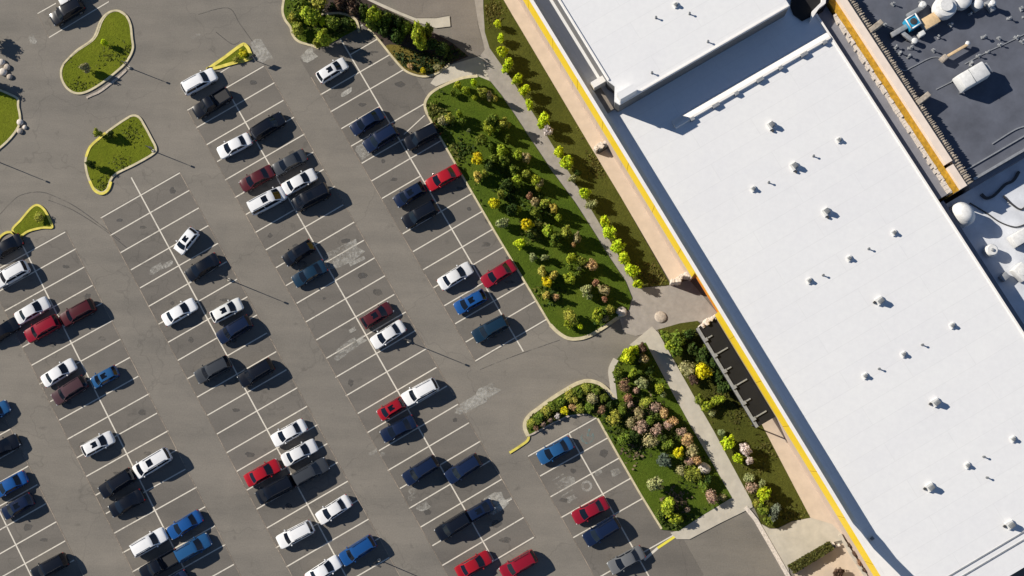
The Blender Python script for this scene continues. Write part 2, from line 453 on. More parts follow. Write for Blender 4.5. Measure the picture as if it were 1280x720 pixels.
kerb_line('bed_kerb', [(356, -8), (353, 12), (356, 24), (363, 34), (366, 44), (374, 52), (390, 57), (398, 60)], M['kerb'], .3, .15)
kerb_line('bed_kerb', [(402, 18), (425, 16.5), (444, 24), (449, 40)], M['kerb'], .3, .15)

# walkways and paving
WALK = [(590, -20), (604, -20), (604, 8), (606, 40), (612, 60), (640, 100), (670, 147), (720, 230), (760, 297), (797, 360), (838, 356), (862, 350), (900, 395), (880, 402), (850, 404), (822, 412), (795, 420),
        (780, 416), (774, 397), (786, 387), (790, 372), (782, 352), (762, 322), (741, 288), (718, 252), (690, 214), (662, 172), (641, 140), (626, 118), (612, 101), (597, 95), (585, 93), (560, 96), (556, 88), (566, 80), (600, 70), (606, 62), (598, 30)]
slab('walkway', WALK, M['walk'], .05)
slab('walkway', [(560, 82), (600, 70), (606, 80), (612, 101), (597, 95), (580, 96), (560, 102), (545, 108), (538, 104), (545, 94)], M['concrete'], .056)
slab('walkway', [(787, 431), (815, 408), (823, 416), (870, 500), (893, 540), (938, 624), (930, 632), (915, 622), (887, 573), (863, 532), (840, 490), (807, 428), (795, 434)], M['concrete'], .10)
slab('walkway', [(915, 622), (938, 622), (941, 634), (900, 654), (862, 674), (846, 674), (838, 666), (848, 663), (880, 643)], M['concrete'], .104)
slab('plaza_paving', [(952, 655), (962, 661), (972, 661), (990, 652), (1013, 647), (1045, 650), (1068, 672), (1040, 678), (985, 708), (990, 730), (996, 745), (990, 730), (966, 690)], M['concrete'], .09)
slab('path', [(993, 717), (1042, 686), (1062, 674), (1110, 750), (1010, 760)], M['pink'], .085)
kerb_line('drive_kerb', [(932, 634), (945, 650), (968, 690), (992, 732)], M['white_stone'], .5, .16, False)
slab('pavement', [(618, -20), (640, 18), (665, 60), (735, 178), (776, 246), (838, 352), (878, 345), (700, 40), (665, -20)], M['pink'], .12)
slab('pavement', [(950, 528), (975, 515), (1075, 672), (1060, 676), (1040, 655), (1013, 647), (956, 538)], M['pink'], .12)
slab('path', [(462, -2), (480, 6), (500, 15), (520, 23), (545, 23), (562, 20), (563, 33), (545, 35), (520, 27), (480, 10), (455, -2)], M['concrete'], .14)
slab('driveway', [(470, -25), (600, -25), (597, 30), (606, 62), (598, 74), (585, 70), (566, 54), (563, 34), (562, 19), (545, 22), (520, 22), (500, 14)], M['drive'], .03)
# long crack-sealing lines and worn paint on the asphalt
bm = bmesh.new()
for px in ([(0, 268), (12, 255), (26, 244), (50, 240), (72, 247), (100, 262), (150, 300)], [(60, 250), (90, 262), (130, 287), (160, 311)],
           [(270, 40), (290, 55), (300, 52)], [(248, 18), (285, 10), (300, 30), (320, 58)], [(600, 462), (640, 446), (700, 425)]):
    flat_line(bm, [Vector((p.x, p.y, 0)) for p in smooth_open(PX(px))], .11, .006)
tag(link('asphalt_seam', bm, M['tar']), kind='structure')

# ------------------------------------------------------------------ parking rows
lines = bmesh.new(); thin = bmesh.new(); bays = bmesh.new()
def row(p0, p1, k0, k1, left, right, depth=5.75, wd=2.68, stubs=(0, 0), skipl=(), skipr=(), edges=(1, 1)):
    a, b = P(*p0), P(*p1); d = (b-a); d.z = 0; d.normalize()
    e = Vector((-d.y, d.x, 0))
    if e.dot(EX) < 0: e = -e
    flat_strip(lines, a+d*(k0*wd-stubs[0]), a+d*(k1*wd+stubs[1]), .16, .008)
    i0, i1 = max(k0, 0) if k0 >= 0 else k0, k1
    dl_ = depth+.1 if left else 0; dr_ = depth+.1 if right else 0
    q0, q1 = a+d*(i0*wd-.2), a+d*(i1*wd+.2)
    bays.faces.new([bays.verts.new((p.x, p.y, .004)) for p in (q0-e*dl_, q1-e*dl_, q1+e*dr_, q0+e*dr_)])
    for k in range(k0, k1+1):
        q = a+d*(k*wd)
        if right and right[0] <= k <= right[1] and k not in skipr:
            flat_strip(lines, q+e*.07, q+e*(depth+random.uniform(-.15, .15)), .145, .012)
        if left and left[0] <= k <= left[1] and k not in skipl:
            flat_strip(lines, q-e*.07, q-e*(depth+random.uniform(-.15, .15)), .145, .012)
    for sd, rg, on in ((1, right, edges[1]), (-1, left, edges[0])):
        if rg and on:
            flat_strip(thin, a+d*(rg[0]*wd)+e*sd*(depth+.02), a+d*(rg[1]*wd)+e*sd*(depth+.02), .10, .016)
    return a, d, e
row((33.3, 316.7), (201, 652.5), 0, 22, (0, 22), (0, 22), wd=2.645, stubs=(2.2, 0))
row((176, 244), (417.5, 692.5), 0, 24, (0, 24), (0, 24), wd=2.65, stubs=(2.7, 0))
row((282.5, 110), (622.5, 710), 0, 26, (0, 26), (0, 26), wd=2.66)
row((425, 47.5), (652.5, 436.5), 0, 17, (1, 17), (0, 17), wd=2.655, stubs=(0, 2), skipr=(4, 8, 9), skipl=(1, 9), edges=(1, 0))
row((711, 541.7), (765.8, 639.5), 0, 8, (0, 8), (0, 8), wd=2.80, stubs=(0, 0), skipl=(5,), skipr=(5, 7, 8), edges=(1, 0))
row((8.3, 657.5), (34, 710), -14, 6, (-14, 6), (-14, 6), wd=2.63)
flat_strip(lines, P(61, 47), P(136, 2), .13, .004); flat_strip(lines, P(47, 17), P(70, 4), .13, .004)
flat_strip(thin, P(47, 17), P(61, 47), .09, .012)
flat_strip(lines, P(505, 168), P(531, 144), .13, .02); flat_strip(lines, P(275, 91), P(288, 83), .12, .004)
flat_strip(lines, P(437, 65), P(460, 56), .12, .004)
bmesh.ops.recalc_face_normals(bays, faces=bays.faces[:])
for f_ in bays.faces:
    f_.normal_update()
    if f_.normal.z < 0: f_.normal_flip()
tag(link('parking_bay_surface', bays, M['bay']), kind='structure')
tag(link('parking_lines', lines, M['paint']), kind='structure')
tag(link('parking_edge_lines', thin, M['paint_thin']), kind='structure')
# worn pale patches, arrows, symbols and drip stains
bm = bmesh.new()
def patch(u, v, lx, ly, rz=ANG_E, z=.020, b=None, n=9, wob=.25):
    c = P(u, v); pts = []
    for i in range(n):
        a = 2*math.pi*i/n; k = 1+random.uniform(-wob, wob)
        # rounded rectangle-ish outline
        x = lx/2*k*max(-1, min(1, 1.35*math.cos(a))); y = ly/2*k*max(-1, min(1, 1.35*math.sin(a)))
        pts.append((c.x+x*math.cos(rz)-y*math.sin(rz), c.y+x*math.sin(rz)+y*math.cos(rz), z))
    (b or bm).faces.new([(b or bm).verts.new(p) for p in pts])
for a in ((326, 64, 1.6, 3.2), (386, 69, 1.7, 1.5), (430, 318, 4.6, 2.2), (454, 187, 2.0, 2.0), (434, 434, 2.6, 1.3), (448, 427, 1.8, .8),
          (426, 445, 1.6, .7), (440, 413, 1.0, .5), (594, 500, 5.6, 1.1), (588, 508, 3.4, 1.0), (609, 489, 2.2, 1.6), (706, 605, 2.6, 1.3), (714, 623, 1.2, .7), (748, 590, .8, .7),
          (770, 590, 1.2, .9), (620, 628, 2.6, 1.9), (245, 45, 1.2, .5), (41, 49, .8, 1.4), (195, 336, 1.8, 1.0), (209, 331, 1.4, .8), (433, 116, 1.6, .6),
          (466, 566, 1.2, .5), (529, 634, 1.5, .9), (516, 613, .9, .8), (515, 622, .8, .6), (478, 568, .7, .5)):
    patch(*a, z=.024 if a[0] in (588, 609) else .020)
tag(link('worn_paint_patches', bm, M['faded']), kind='structure')
bm = bmesh.new(); rs = random.Random(17)
for (a0, a1, nn_) in (((33.3, 316.7), (201, 652.5), 14), ((176, 244), (417.5, 692.5), 18), ((282.5, 110), (622.5, 710), 24), ((425, 47.5), (652.5, 436.5), 16), ((711, 541.7), (765.8, 639.5), 4), ((8.3, 657.5), (34, 710), 3)):
    A0, A1 = P(*a0), P(*a1); ln = (A1-A0).length; dd = (A1-A0).normalized()
    for k in range(int(ln/2.66)):
        for sd in (-1, 1):
            if rs.random() < .36:
                q = A0+dd*((k+.5)*2.66+rs.uniform(-.3, .3))+EX*sd*rs.uniform(1.6, 4.6); w_, h_ = rs.uniform(.25, .8), rs.uniform(.2, .55); n_ = 9
                pp = [(q.x+w_*rs.uniform(.6, 1.2)*math.cos(6.2832*i/n_), q.y+h_*rs.uniform(.6, 1.2)*math.sin(6.2832*i/n_), .0065) for i in range(n_)]
                bm.faces.new([bm.verts.new(p_) for p_ in pp])
tag(link('drip_stains', bm, M['tar']), kind='structure')
bm = bmesh.new()
for (u, v, r0, r1) in ((733.5, 607.5, .38, .68),):
    c = P(u, v); A = []; B = []
    for i in range(20):
        t = 2*math.pi*i/20; A.append(bm.verts.new((c.x+r0*math.cos(t), c.y+r0*math.sin(t), .028))); B.append(bm.verts.new((c.x+r1*math.cos(t), c.y+r1*math.sin(t), .028)))
    for i in range(20): bm.faces.new((A[i], B[i], B[(i+1) % 20], A[(i+1) % 20]))
for k in range(5):
    q = P(704, 606)+DX*(k*.55-1.1); flat_strip(bm, q-EX*.9, q+EX*.7, .16, .032)
for k in range(4):
    q = P(432, 316)+EX*(k*.8-1.2); flat_strip(bm, q-DX*.8, q+DX*.8, .18, .032)
flat_strip(bm, P(437, 331), P(456, 322), .5, .028); flat_strip(bm, P(595, 645), P(640, 622), .2, .028)
tag(link('stencil_markings', bm, M['faded']), kind='structure')
bm = bmesh.new()
c = P(734, 546); A = []; B = []
for i in range(15):
    t = R(150)+R(240)*i/14; A.append(bm.verts.new((c.x+.62*math.cos(t), c.y+.62*math.sin(t), .028))); B.append(bm.verts.new((c.x+.86*math.cos(t), c.y+.86*math.sin(t), .028)))
for i in range(14): bm.faces.new((A[i], A[i+1], B[i+1], B[i]))
flat_strip(bm, c+Vector((0, .1, 0)), c+Vector((.3, .95, 0)), .22, .028); flat_strip(bm, c+Vector((.0, .1, 0)), c+Vector((.75, .1, 0)), .2, .032)
tag(link('accessible_bay_symbol', bm, M['teal_paint']), kind='structure')
bm = bmesh.new(); flat_strip(bm, P(822, 685), P(846, 669), .3, .02); tag(link('yellow_line', bm, M['yellow_paint']), kind='structure')
bm = bmesh.new(); flat_strip(bm, P(805, 700), P(822, 685), .3, .02); tag(link('white_line', bm, M['paint']), kind='structure')
kerb_line('kerb_nose', [(637, 566), (648, 559), (659, 551), (661, 545)], M['kerb_yellow'], .3, .12)

# ------------------------------------------------------------------ cars
def lerp(a, b, t): return a+(b-a)*t
KINDS = {
 #           L    W    H   belt hood nose deck tail  xb0   xr0   xr1  xb1 (as fractions of half length)
 'sedan': (4.62, 1.80, 1.44, .93, .90, .72, .96, .86, -.66, -.38, .20, .52),
 'suv':   (4.70, 1.88, 1.70, 1.06, 1.02, .86, 1.06, .95, -.955, -.84, .24, .50),
 'hatch': (4.20, 1.76, 1.50, .96, .93, .76, .96, .90, -.93, -.72, .22, .54),
 'mini':  (3.55, 1.64, 1.50, .95, .92, .76, .95, .90, -.93, -.74, .26, .62),
 'van':   (4.95, 1.95, 1.95, 1.10, 1.06, .86, 1.1, .98, -.975, -.92, .42, .72),
 'pickup': (5.30, 1.92, 1.80, 1.10, 1.06, .90, 1.05, .95, -.16, -.08, .28, .50),
}
def make_car(kind):
    L, W, H, belt, hood, nose, deck, tail, fb0, fr0, fr1, fb1 = KINDS[kind]
    h = L/2; xb0, xr0, xr1, xb1 = fb0*h, fr0*h, fr1*h, fb1*h
    root = bpy.data.objects.new('parked_car', None); col.objects.link(root); root.empty_display_size = .5
    # body shell
    bm = bmesh.new(); rings = []
    us = [-1, -.985, -.95, -.88, -.78, -.66, -.5, -.3, -.1, .1, .3, .46, .56, .66, .78, .88, .95, .985, 1]
    for u in us:
        x = u*h; a = abs(u)
        wv = W/2*(1-.045*a*a-.2*max(0, (a-.84)/.16)**2.2)
        if x > xb1: t = (x-xb1)/(h-xb1); top = lerp(hood, nose, t**1.8)
        elif x < xb0: t = (xb0-x)/(h+xb0) if h+xb0 > 0 else 0; top = lerp(deck, tail, t**2)
        else: top = belt if kind != 'pickup' else (hood if x > xb0 else deck)
        e = max(0, (a-.93)/.07); top -= .16*e*e; low = .24+.12*e
        pr = [(.90, low), (.975, low+.10), (1.0, lerp(low, top, .5)), (.985, top-.14), (.93, top-.03), (.60, top+.012), (0, top+.03)]
        ys = [(-f*wv, z) for f, z in pr]+[(f*wv, z) for f, z in pr[-2::-1]]
        rings.append([bm.verts.new((x, y, z)) for y, z in ys])
    for A, B in zip(rings, rings[1:]):
        for i in range(len(A)-1): bm.faces.new((A[i], B[i], B[i+1], A[i+1]))
        bm.faces.new((A[-1], B[-1], B[0], A[0]))
    bm.faces.new(rings[0]); bm.faces.new(rings[-1][::-1])
    # cabin: pillars and roof
    wb, wr = W/2*.90, W/2*.72 if kind not in ('van', 'suv') else W/2*.78
    cols_ = (-1, -.5, 0, .5, 1)
    st = [(xb0, wb, belt-.02, -.10), (xr0, wr, H-.075, -.05), (lerp(xr0, xr1, .1), wr*.985, H-.015, 0), (lerp(xr0, xr1, .5), wr, H, 0),
          (lerp(xr0, xr1, .88), wr*.985, H-.02, .0), (xr1, wr*.97, H-.085, .06), (xb1, wb*.98, hood-.0, .16)]
    G = []
    for (x, hw, z, bul) in st:
        G.append([bm.verts.new((x+bul*(1-c*c), c*hw, z+(.03*(1-c*c) if z > belt+.1 else .02*(1-c*c)))) for c in cols_])
    for A, B in zip(G, G[1:]):
        for i in range(4): bm.faces.new((A[i], B[i], B[i+1], A[i+1]))
    bm.faces.new([g[0] for g in G]); bm.faces.new([g[-1] for g in G][::-1])
    bmesh.ops.recalc_face_normals(bm, faces=bm.faces[:])
    if kind == 'pickup':      # raised bed sides round the open load bed
        x0, x1 = -h+.12, xb0-.06
        for y in (-1, 1): box(bm, ((x0+x1)/2, y*(W/2-.13), deck+.11), (x1-x0, .12, .24))
        box(bm, (x0+.05, 0, deck+.10), (.1, W-.4, .22)); box(bm, (x1-.05, 0, deck+.10), (.1, W-.4, .22))
    link('body', bm, M['car'], root, sharp=R(42))
    def gridpane(name, base, topst, lo, hi, side):
        bm = bmesh.new(); rows_ = []
        (xa, wa, za, ba), (xc, wc, zc, bc) = base, topst
        nrm = Vector((side*(zc-za), 0, abs(xc-xa))).normalized()
        for t in (lo, (lo+hi)/2, hi):
            hw = lerp(wa, wc, t)*.875; r = []
            for c in cols_:
                cc = c*.875
                r.append(bm.verts.new(Vector((lerp(xa, xc, t)+lerp(ba, bc, t)*(1-cc*cc), c*hw, lerp(za, zc, t)+lerp(.02, .03, t)*(1-cc*cc)))+nrm*.014))
            rows_.append(r)
        for A, B in zip(rows_, rows_[1:]):
            for i in range(4): bm.faces.new((A[i], A[i+1], B[i+1], B[i]))
        bmesh.ops.recalc_face_normals(bm, faces=bm.faces[:])
        link(name, bm, M['glass'], root, smooth=True)
    gridpane('windscreen', st[6], st[5], .06, .95, 1)
    gridpane('rear_window', st[0], st[1], .16, .93, -1)
    zb, zt = belt+.03, H-.115
    def sidepane(y, xs):
        bm = bmesh.new(); vs_ = []
        for x, z in xs:
            t = (z-belt+.02)/(H-.075-belt+.02); hw = lerp(wb, wr, t)+.012
            vs_.append(bm.verts.new((x, y*hw, z)))
        bm.faces.new(vs_); bmesh.ops.recalc_face_normals(bm, faces=bm.faces[:])
        link('side_window', bm, M['glass'], root)
    xm = lerp(xr0, xr1, .52)
    kf = (zt-zb)/(H-.085-belt)
    for y in (-1, 1):
        sidepane(y, [(xm+.05, zb), (lerp(xb1, xr1, .12)-.12, zb), (lerp(xb1, xr1, .9)-.1, zt), (xm+.05, zt)])
        if kind != 'pickup':
            sidepane(y, [(lerp(xb0, xr0, .12)+.18, zb), (xm-.05, zb), (xm-.05, zt), (lerp(xb0, xr0, .9)+.14, zt)])
    # wheels: tyre and rim
    for sx in (-.62, .62):
        for sy in (-1, 1):
            bm = bmesh.new(); rr = .33 if kind in ('sedan', 'hatch', 'mini') else .37
            y0 = sy*(W/2-.115)
            lathe(bm, [(rr*.62, y0-.11), (rr*.94, y0-.11), (rr, y0-.07), (rr, y0+.07), (rr*.94, y0+.11), (rr*.62, y0+.11)], (sx*h, 0, rr), 14, 'y')
            wl = link('wheel', bm, M['tyre'], root, sharp=R(40))
            bm = bmesh.new(); yo = y0+sy*.095
            lathe(bm, [(rr*.60, yo-.02), (rr*.60, yo+.016), (rr*.16, yo+.022)], (sx*h, 0, rr), 12, 'y')
            link('rim', bm, M['rim'], wl)
    for y in (-1, 1):
        bm = bmesh.new(); box(bm, (h*.915, y*W*.355, nose-.085), (.30, .34, .13), -y*R(24), .8, .03); link('headlight', bm, M['lamp_white'], root)
        bm = bmesh.new(); box(bm, (-h*.945, y*W*.38, tail-.1), (.16, .26, .16), y*R(18), .85, .02); link('taillight', bm, M['lamp_red'], root)
        bm = bmesh.new(); box(bm, (xb1-.32, y*(W/2+.07), belt+.07), (.17, .2, .14), 0, .8, .03); link('mirror', bm, M['car'], root)
        if kind in ('suv', 'van'):
            bm = bmesh.new(); tube(bm, (lerp(xr0, xr1, .08), y*wr*.86, H+.03), (lerp(xr0, xr1, .85), y*wr*.86, H+.03), .022, seg=6)
            link('roof_rail', bm, M['trim'], root)
    if kind in ('hatch', 'mini', 'van'):
        bm = bmesh.new(); box(bm, (lerp(xr0, xr1, .66), 0, H+.012), (.75, wr*1.1, .03), 0, 1, .01); link('sunroof', bm, M['glass'], root)
    bm = bmesh.new(); box(bm, (h*.955, 0, .42), (.1, W*.62, .14), 0, 1, .02); link('grille', bm, M['trim'], root)
    if kind == 'pickup':
        bm = bmesh.new(); box(bm, ((-h+.2+xb0-.12)/2, 0, deck+.045), (xb0-.2+h-.2, W-.42, .02)); link('load_bed', bm, M['trim'], root)
    return root

COLS = {
 'white': (.80, .80, .80), 'pearl': (.74, .74, .71), 'silver': (.42, .44, .46), 'black': (.005, .007, .013), 'navy': (.007, .015, .045),
 'charcoal': (.045, .05, .058), 'grey': (.14, .145, .15), 'maroon': (.075, .012, .016), 'red': (.34, .008, .016), 'crimson': (.24, .007, .02),
 'blue': (.010, .07, .24), 'midblue': (.018, .09, .23), 'teal': (.008, .028, .055), 'plum': (.07, .035, .04),
}
RA, RB, RC = 'row under the teardrop island', 'row under the boot-shaped island', 'row under the yellow-kerbed island'
RD, RE, RZ = 'row beside the long shrub bed', 'row beside the garden bed', 'row at the far left edge'
CARS = [  # u, v, kind, colour, facing, label
 (84, 15, 'suv', 'black', -1, 'black car in the bay above the kidney-shaped grass island'),
 (92, -10, 'sedan', 'white', -1, 'white car cut off by the top edge, beside the black car above the kidney-shaped island'),
 (7, 309, 'sedan', 'black', -1, 'black car nearest the teardrop island, next to a white one'),
 (14, 343, 'suv', 'white', -1, 'white SUV second below the teardrop island, cut by the left edge'),
 (40, 388, 'sedan', 'white', 1, 'white saloon directly above the dark red car in the '+RA),
 (53, 411, 'suv', 'crimson', -1, 'dark red SUV pressed close below a white saloon in the '+RA),
 (73, 466, 'sedan', 'white', 1, 'white saloon directly above the plum grey car in the '+RA),
 (87, 488, 'suv', 'plum', -1, 'plum grey SUV just below a white saloon in the '+RA),
 (122, 555, 'hatch', 'white', 1, 'white hatchback alone with empty bays either side in the '+RA),
 (146, 604, 'suv', 'black', -1, 'upper of two black cars side by side, left of the white van'),
 (158, 629, 'sedan', 'black', -1, 'lower of two black cars side by side, left of the white van'),
 (186, 678, 'suv', 'white', 1, 'white car between an empty bay and the black pickup, left of two blue cars'),
 (200, 706, 'pickup', 'black', -1, 'black pickup truck with an open load bed below a white car'),
 (214, 731, 'sedan', 'navy', -1, 'dark car mostly cut off by the bottom edge, below the black pickup'),
 (97, 391, 'suv', 'maroon', -1, 'maroon SUV facing the dark red one across the centre line'),
 (131, 471, 'mini', 'midblue', -1, 'small blue car alone on the right side of the '+RA),
 (190, 579, 'van', 'white', -1, 'tall white van alone with a long shadow in the '+RA),
 (231, 656, 'sedan', 'blue', -1, 'bright blue saloon, upper of the two blue cars side by side'),
 (241, 685, 'suv', 'midblue', 1, 'blue SUV, lower of the two blue cars side by side'),
 (3, 414, 'sedan', 'black', 1, 'topmost black car poking in from the left edge, level with the dark red car'),
 (-8, 517, 'hatch', 'midblue', 1, 'blue car barely showing at the left edge, above a black car'),
 (2, 560, 'suv', 'black', 1, 'black car at the left edge directly above the bright blue car'),
 (12, 606, 'sedan', 'blue', -1, 'bright blue car at the left edge between a black and a navy car'),
 (22, 633, 'hatch', 'navy', -1, 'navy hatchback below the bright blue car at the left edge'),
 (62, 709, 'suv', 'black', -1, 'black SUV alone at the bottom left, two empty bays below the navy hatchback'),
 (224, 390, 'sedan', 'white', 1, 'white saloon on the left side of the '+RB+', topmost there'),
 (266, 462, 'suv', 'charcoal', -1, 'charcoal car facing the black one with a pale windscreen across the centre line'),
 (328, 591, 'sedan', 'red', 1, 'bright red saloon directly above a black van in the '+RB),
 (344, 612, 'van', 'black', -1, 'long black van just below the bright red saloon'),
 (369, 668, 'suv', 'white', -1, 'white car with empty bays either side, lower left of the '+RB),
 (404, 713, 'sedan', 'white', 1, 'white saloon at the bottom edge left of a deep blue car'),
 (233, 301, 'mini', 'white', -1, 'small white car parked askew, topmost in the '+RB),
 (253, 334, 'sedan', 'black', -1, 'black saloon just below the small white car parked askew'),
 (283, 388, 'hatch', 'pearl', 1, 'white hatchback directly above a navy saloon in the '+RB),
 (293, 412, 'suv', 'navy', -1, 'navy SUV just below a white hatchback in the '+RB),
 (320, 466, 'suv', 'black', -1, 'black SUV facing the charcoal one across the centre line'),
 (361, 541, 'sedan', 'white', -1, 'upper of two white cars side by side above the charcoal car'),
 (374, 566, 'sedan', 'white', 1, 'lower of two white cars side by side, just above the charcoal car'),
 (388, 590, 'suv', 'charcoal', 1, 'charcoal SUV just below two white cars in the '+RB),
 (417, 637, 'sedan', 'white', -1, 'white saloon with empty bays either side, right side of the '+RB),
 (447, 688, 'suv', 'blue', -1, 'deep blue SUV near the bottom edge, beside a lamp shadow'),
 (249, 102, 'suv', 'white', 1, 'white SUV beside the yellow-kerbed island'),
 (265, 129, 'pickup', 'black', -1, 'black pickup truck just below the white car at the yellow-kerbed island'),
 (293, 182, 'sedan', 'white', -1, 'white saloon two bays below the black pickup truck, alone on its side'),
 (321, 223, 'sedan', 'maroon', -1, 'maroon saloon directly above the white van in the '+RC),
 (334, 251, 'van', 'white', 1, 'white van with a dark windscreen just below a maroon saloon'),
 (373, 316, 'hatch', 'black', -1, 'black hatchback directly above the teal car'),
 (387, 342, 'sedan', 'teal', -1, 'dark teal saloon just below a black hatchback'),
 (489, 511, 'mini', 'red', -1, 'small bright red car, the shortest red car of the lot'),
 (498, 536, 'sedan', 'navy', -1, 'navy saloon just below the small bright red car'),
 (526, 588, 'suv', 'navy', -1, 'navy SUV alone on its side, facing another navy car across the line'),
 (567, 657, 'suv', 'black', -1, 'black SUV to the left of the tiny navy car'),
 (592, 706, 'sedan', 'red', 1, 'bright red saloon at the bottom edge, left of a dark red car'),
 (335, 158, 'suv', 'black', 1, 'black SUV on the right, topmost on that side of the '+RC),
 (362, 203, 'sedan', 'charcoal', -1, 'charcoal saloon directly above a white saloon in the '+RC),
 (374, 227, 'sedan', 'white', 1, 'white saloon squeezed between a charcoal and a black car'),
 (389, 247, 'van', 'black', -1, 'black van with a long shadow, below a white saloon and right of the white van'),
 (471, 394, 'hatch', 'maroon', 1, 'maroon hatchback directly above a white saloon, right side of the '+RC),
 (485, 418, 'sedan', 'white', -1, 'white saloon just below the maroon hatchback'),
 (525, 490, 'suv', 'white', -1, 'white SUV facing the small red car across the centre line'),
 (579, 586, 'suv', 'navy', -1, 'navy car with a pale windscreen, right of another navy car'),
 (600, 638, 'mini', 'navy', 1, 'tiny navy car in a bay with a pale worn patch'),
 (648, 706, 'suv', 'crimson', -1, 'dark red SUV at the bottom edge, right of a bright red saloon'),
 (415, 88, 'hatch', 'white', 1, 'white hatchback alone, topmost in the '+RD),
 (459, 152, 'sedan', 'navy', -1, 'navy saloon, upper of two dark cars facing away from the shrub bed'),
 (476, 173, 'suv', 'navy', -1, 'navy SUV behind a square worn paint patch'),
 (512, 243, 'hatch', 'navy', -1, 'dark navy hatchback left of the red car by the shrub bed, above a black car'),
 (525, 268, 'suv', 'black', -1, 'black SUV just below a navy hatchback in the '+RD),
 (569, 345, 'sedan', 'white', 1, 'white saloon directly above the bright blue car in the '+RD),
 (588, 377, 'hatch', 'blue', -1, 'bright blue hatchback between a white and a charcoal car'),
 (613, 411, 'suv', 'teal', -1, 'dark blue grey SUV, lowest in the '+RD),
 (527, 171, 'suv', 'black', -1, 'black SUV with its nose to the kerb of the shrub bed'),
 (554, 222, 'sedan', 'red', -1, 'bright red saloon by the kerb of the shrub bed, upper of two red cars there'),
 (623, 342, 'sedan', 'crimson', -1, 'dark red saloon by the kerb of the shrub bed, lower of two red cars there'),
 (694, 563, 'sedan', 'midblue', -1, 'mid blue saloon below the hooked shrub bed, left of the accessible bay'),
 (738, 638, 'sedan', 'crimson', -1, 'dark red saloon directly above a navy car in the '+RE),
 (752, 664, 'suv', 'navy', -1, 'navy SUV just below a dark red saloon in the '+RE),
 (783, 700, 'sedan', 'grey', -1, 'grey saloon lowest in the '+RE+', beside the yellow line'),
]
protos = {}
def copy_tree(o, parent=None):
    c = o.copy(); col.objects.link(c)
    if parent: c.parent = parent
    for ch in list(o.children): copy_tree(ch, c)
    return c
def paint(o, c):
    o.color = c
    for ch in o.children: paint(ch, c)
for (u, v, kind, cn, f, lab) in CARS:
    if kind not in protos: o = protos[kind] = make_car(kind); first = True
    else: o = copy_tree(protos[kind])
    p = P(u, v, .75)
    o.location = (p.x, p.y, 0)
    jit = random.uniform(-3, 3)
    if (u, v) == (233, 301): jit = 22
    o.rotation_euler = (0, 0, ANG_E+R(jit)+(0 if f > 0 else math.pi))
    base = COLS[cn]; k = random.uniform(.9, 1.08)
    paint(o, (min(1, base[0]*k), min(1, base[1]*k), min(1, base[2]*k), 1))
    nm = {'van': 'minivan', 'pickup': 'pickup_truck'}.get(kind, 'parked_car')
    o.name = nm
    tag(o, lab, {'van': 'van', 'pickup': 'pickup truck'}.get(kind, 'car'), 'vehicles parked in the lot')

# ------------------------------------------------------------------ plants
LEAFC = {
 'lime': (.50, .62, .022), 'yellow': (.66, .58, .014), 'paleyellow': (.56, .50, .10), 'green': (.15, .205, .022), 'midgreen': (.33, .40, .03),
 'dark': (.05, .085, .014), 'olive': (.35, .36, .05), 'tan': (.46, .40, .19), 'pink': (.46, .33, .24), 'rust': (.34, .19, .11),
 'orange': (.50, .33, .15), 'palegreen': (.32, .36, .15), 'greygreen': (.13, .16, .11), 'white': (.72, .66, .62), 'brown': (.12, .075, .05),
}
def crown_mesh(seed, n=420, lumps=7, leaf=.26, zs=1.0, loose=.0):
    """leaf-sized faces spread through a lumpy crown of radius 1"""
    rd = random.Random(seed); bm = bmesh.new()
    L = [(Vector((0, 0, -.05)), .74)]
    for i in range(lumps):
        a = 2*math.pi*(i+rd.random()*.7)/lumps; el = rd.uniform(-.5, .9)
        q = Vector((math.cos(a)*math.cos(el), math.sin(a)*math.cos(el), math.sin(el)))*rd.uniform(.36, .80)
        L.append((q, rd.uniform(.20, .46)))
    for i in range(n):
        c, r = L[0] if rd.random() < .4 else rd.choice(L)
        d = Vector((rd.gauss(0, 1), rd.gauss(0, 1), rd.gauss(.15, 1))).normalized()
        p = c+d*r*rd.uniform(.66, 1.16+loose)
        p.z *= zs
        nn = (d+Vector((rd.gauss(0, .55), rd.gauss(0, .55), rd.gauss(.25, .5)))).normalized()
        x = nn.orthogonal().normalized(); x.rotate(Matrix.Rotation(rd.uniform(0, 6.28), 3, nn)); y = nn.cross(x)
        s = leaf*rd.uniform(.55, 1.25)
        vs_ = [bm.verts.new(p+x*s*a+y*s*b+nn*(rd.uniform(-.06, .06))) for a, b in ((-.62, 0), (0, -.42), (.62, 0), (0, .42))]
        bm.faces.new(vs_)
    # inner twig-and-leaf mass so that the crown is not see-through everywhere
    for c, r in L:
        k = len(bm.verts)
        ret = bmesh.ops.create_icosphere(bm, subdivisions=2, radius=r*.78, matrix=Matrix.Translation(c))
        for vtx in ret['verts']:
            vtx.co += (vtx.co-c)*rd.uniform(-.22, .18)
            vtx.co.z *= zs
    me = bpy.data.meshes.new('crown'); bm.to_mesh(me); bm.free(); me.materials.append(M['leaf']); return me
CROWNS = [crown_mesh(11), crown_mesh(12, 460, 8), crown_mesh(13, 400, 6, .28), crown_mesh(14, 430, 9, .24)]
TALL = [crown_mesh(21, 480, 8, .24, 1.25), crown_mesh(22, 460, 7, .25, 1.3), crown_mesh(23, 480, 9, .23, 1.2)]
LOOSE = [crown_mesh(31, 420, 9, .22, .8, .25), crown_mesh(32, 460, 10, .2, .75, .3)]
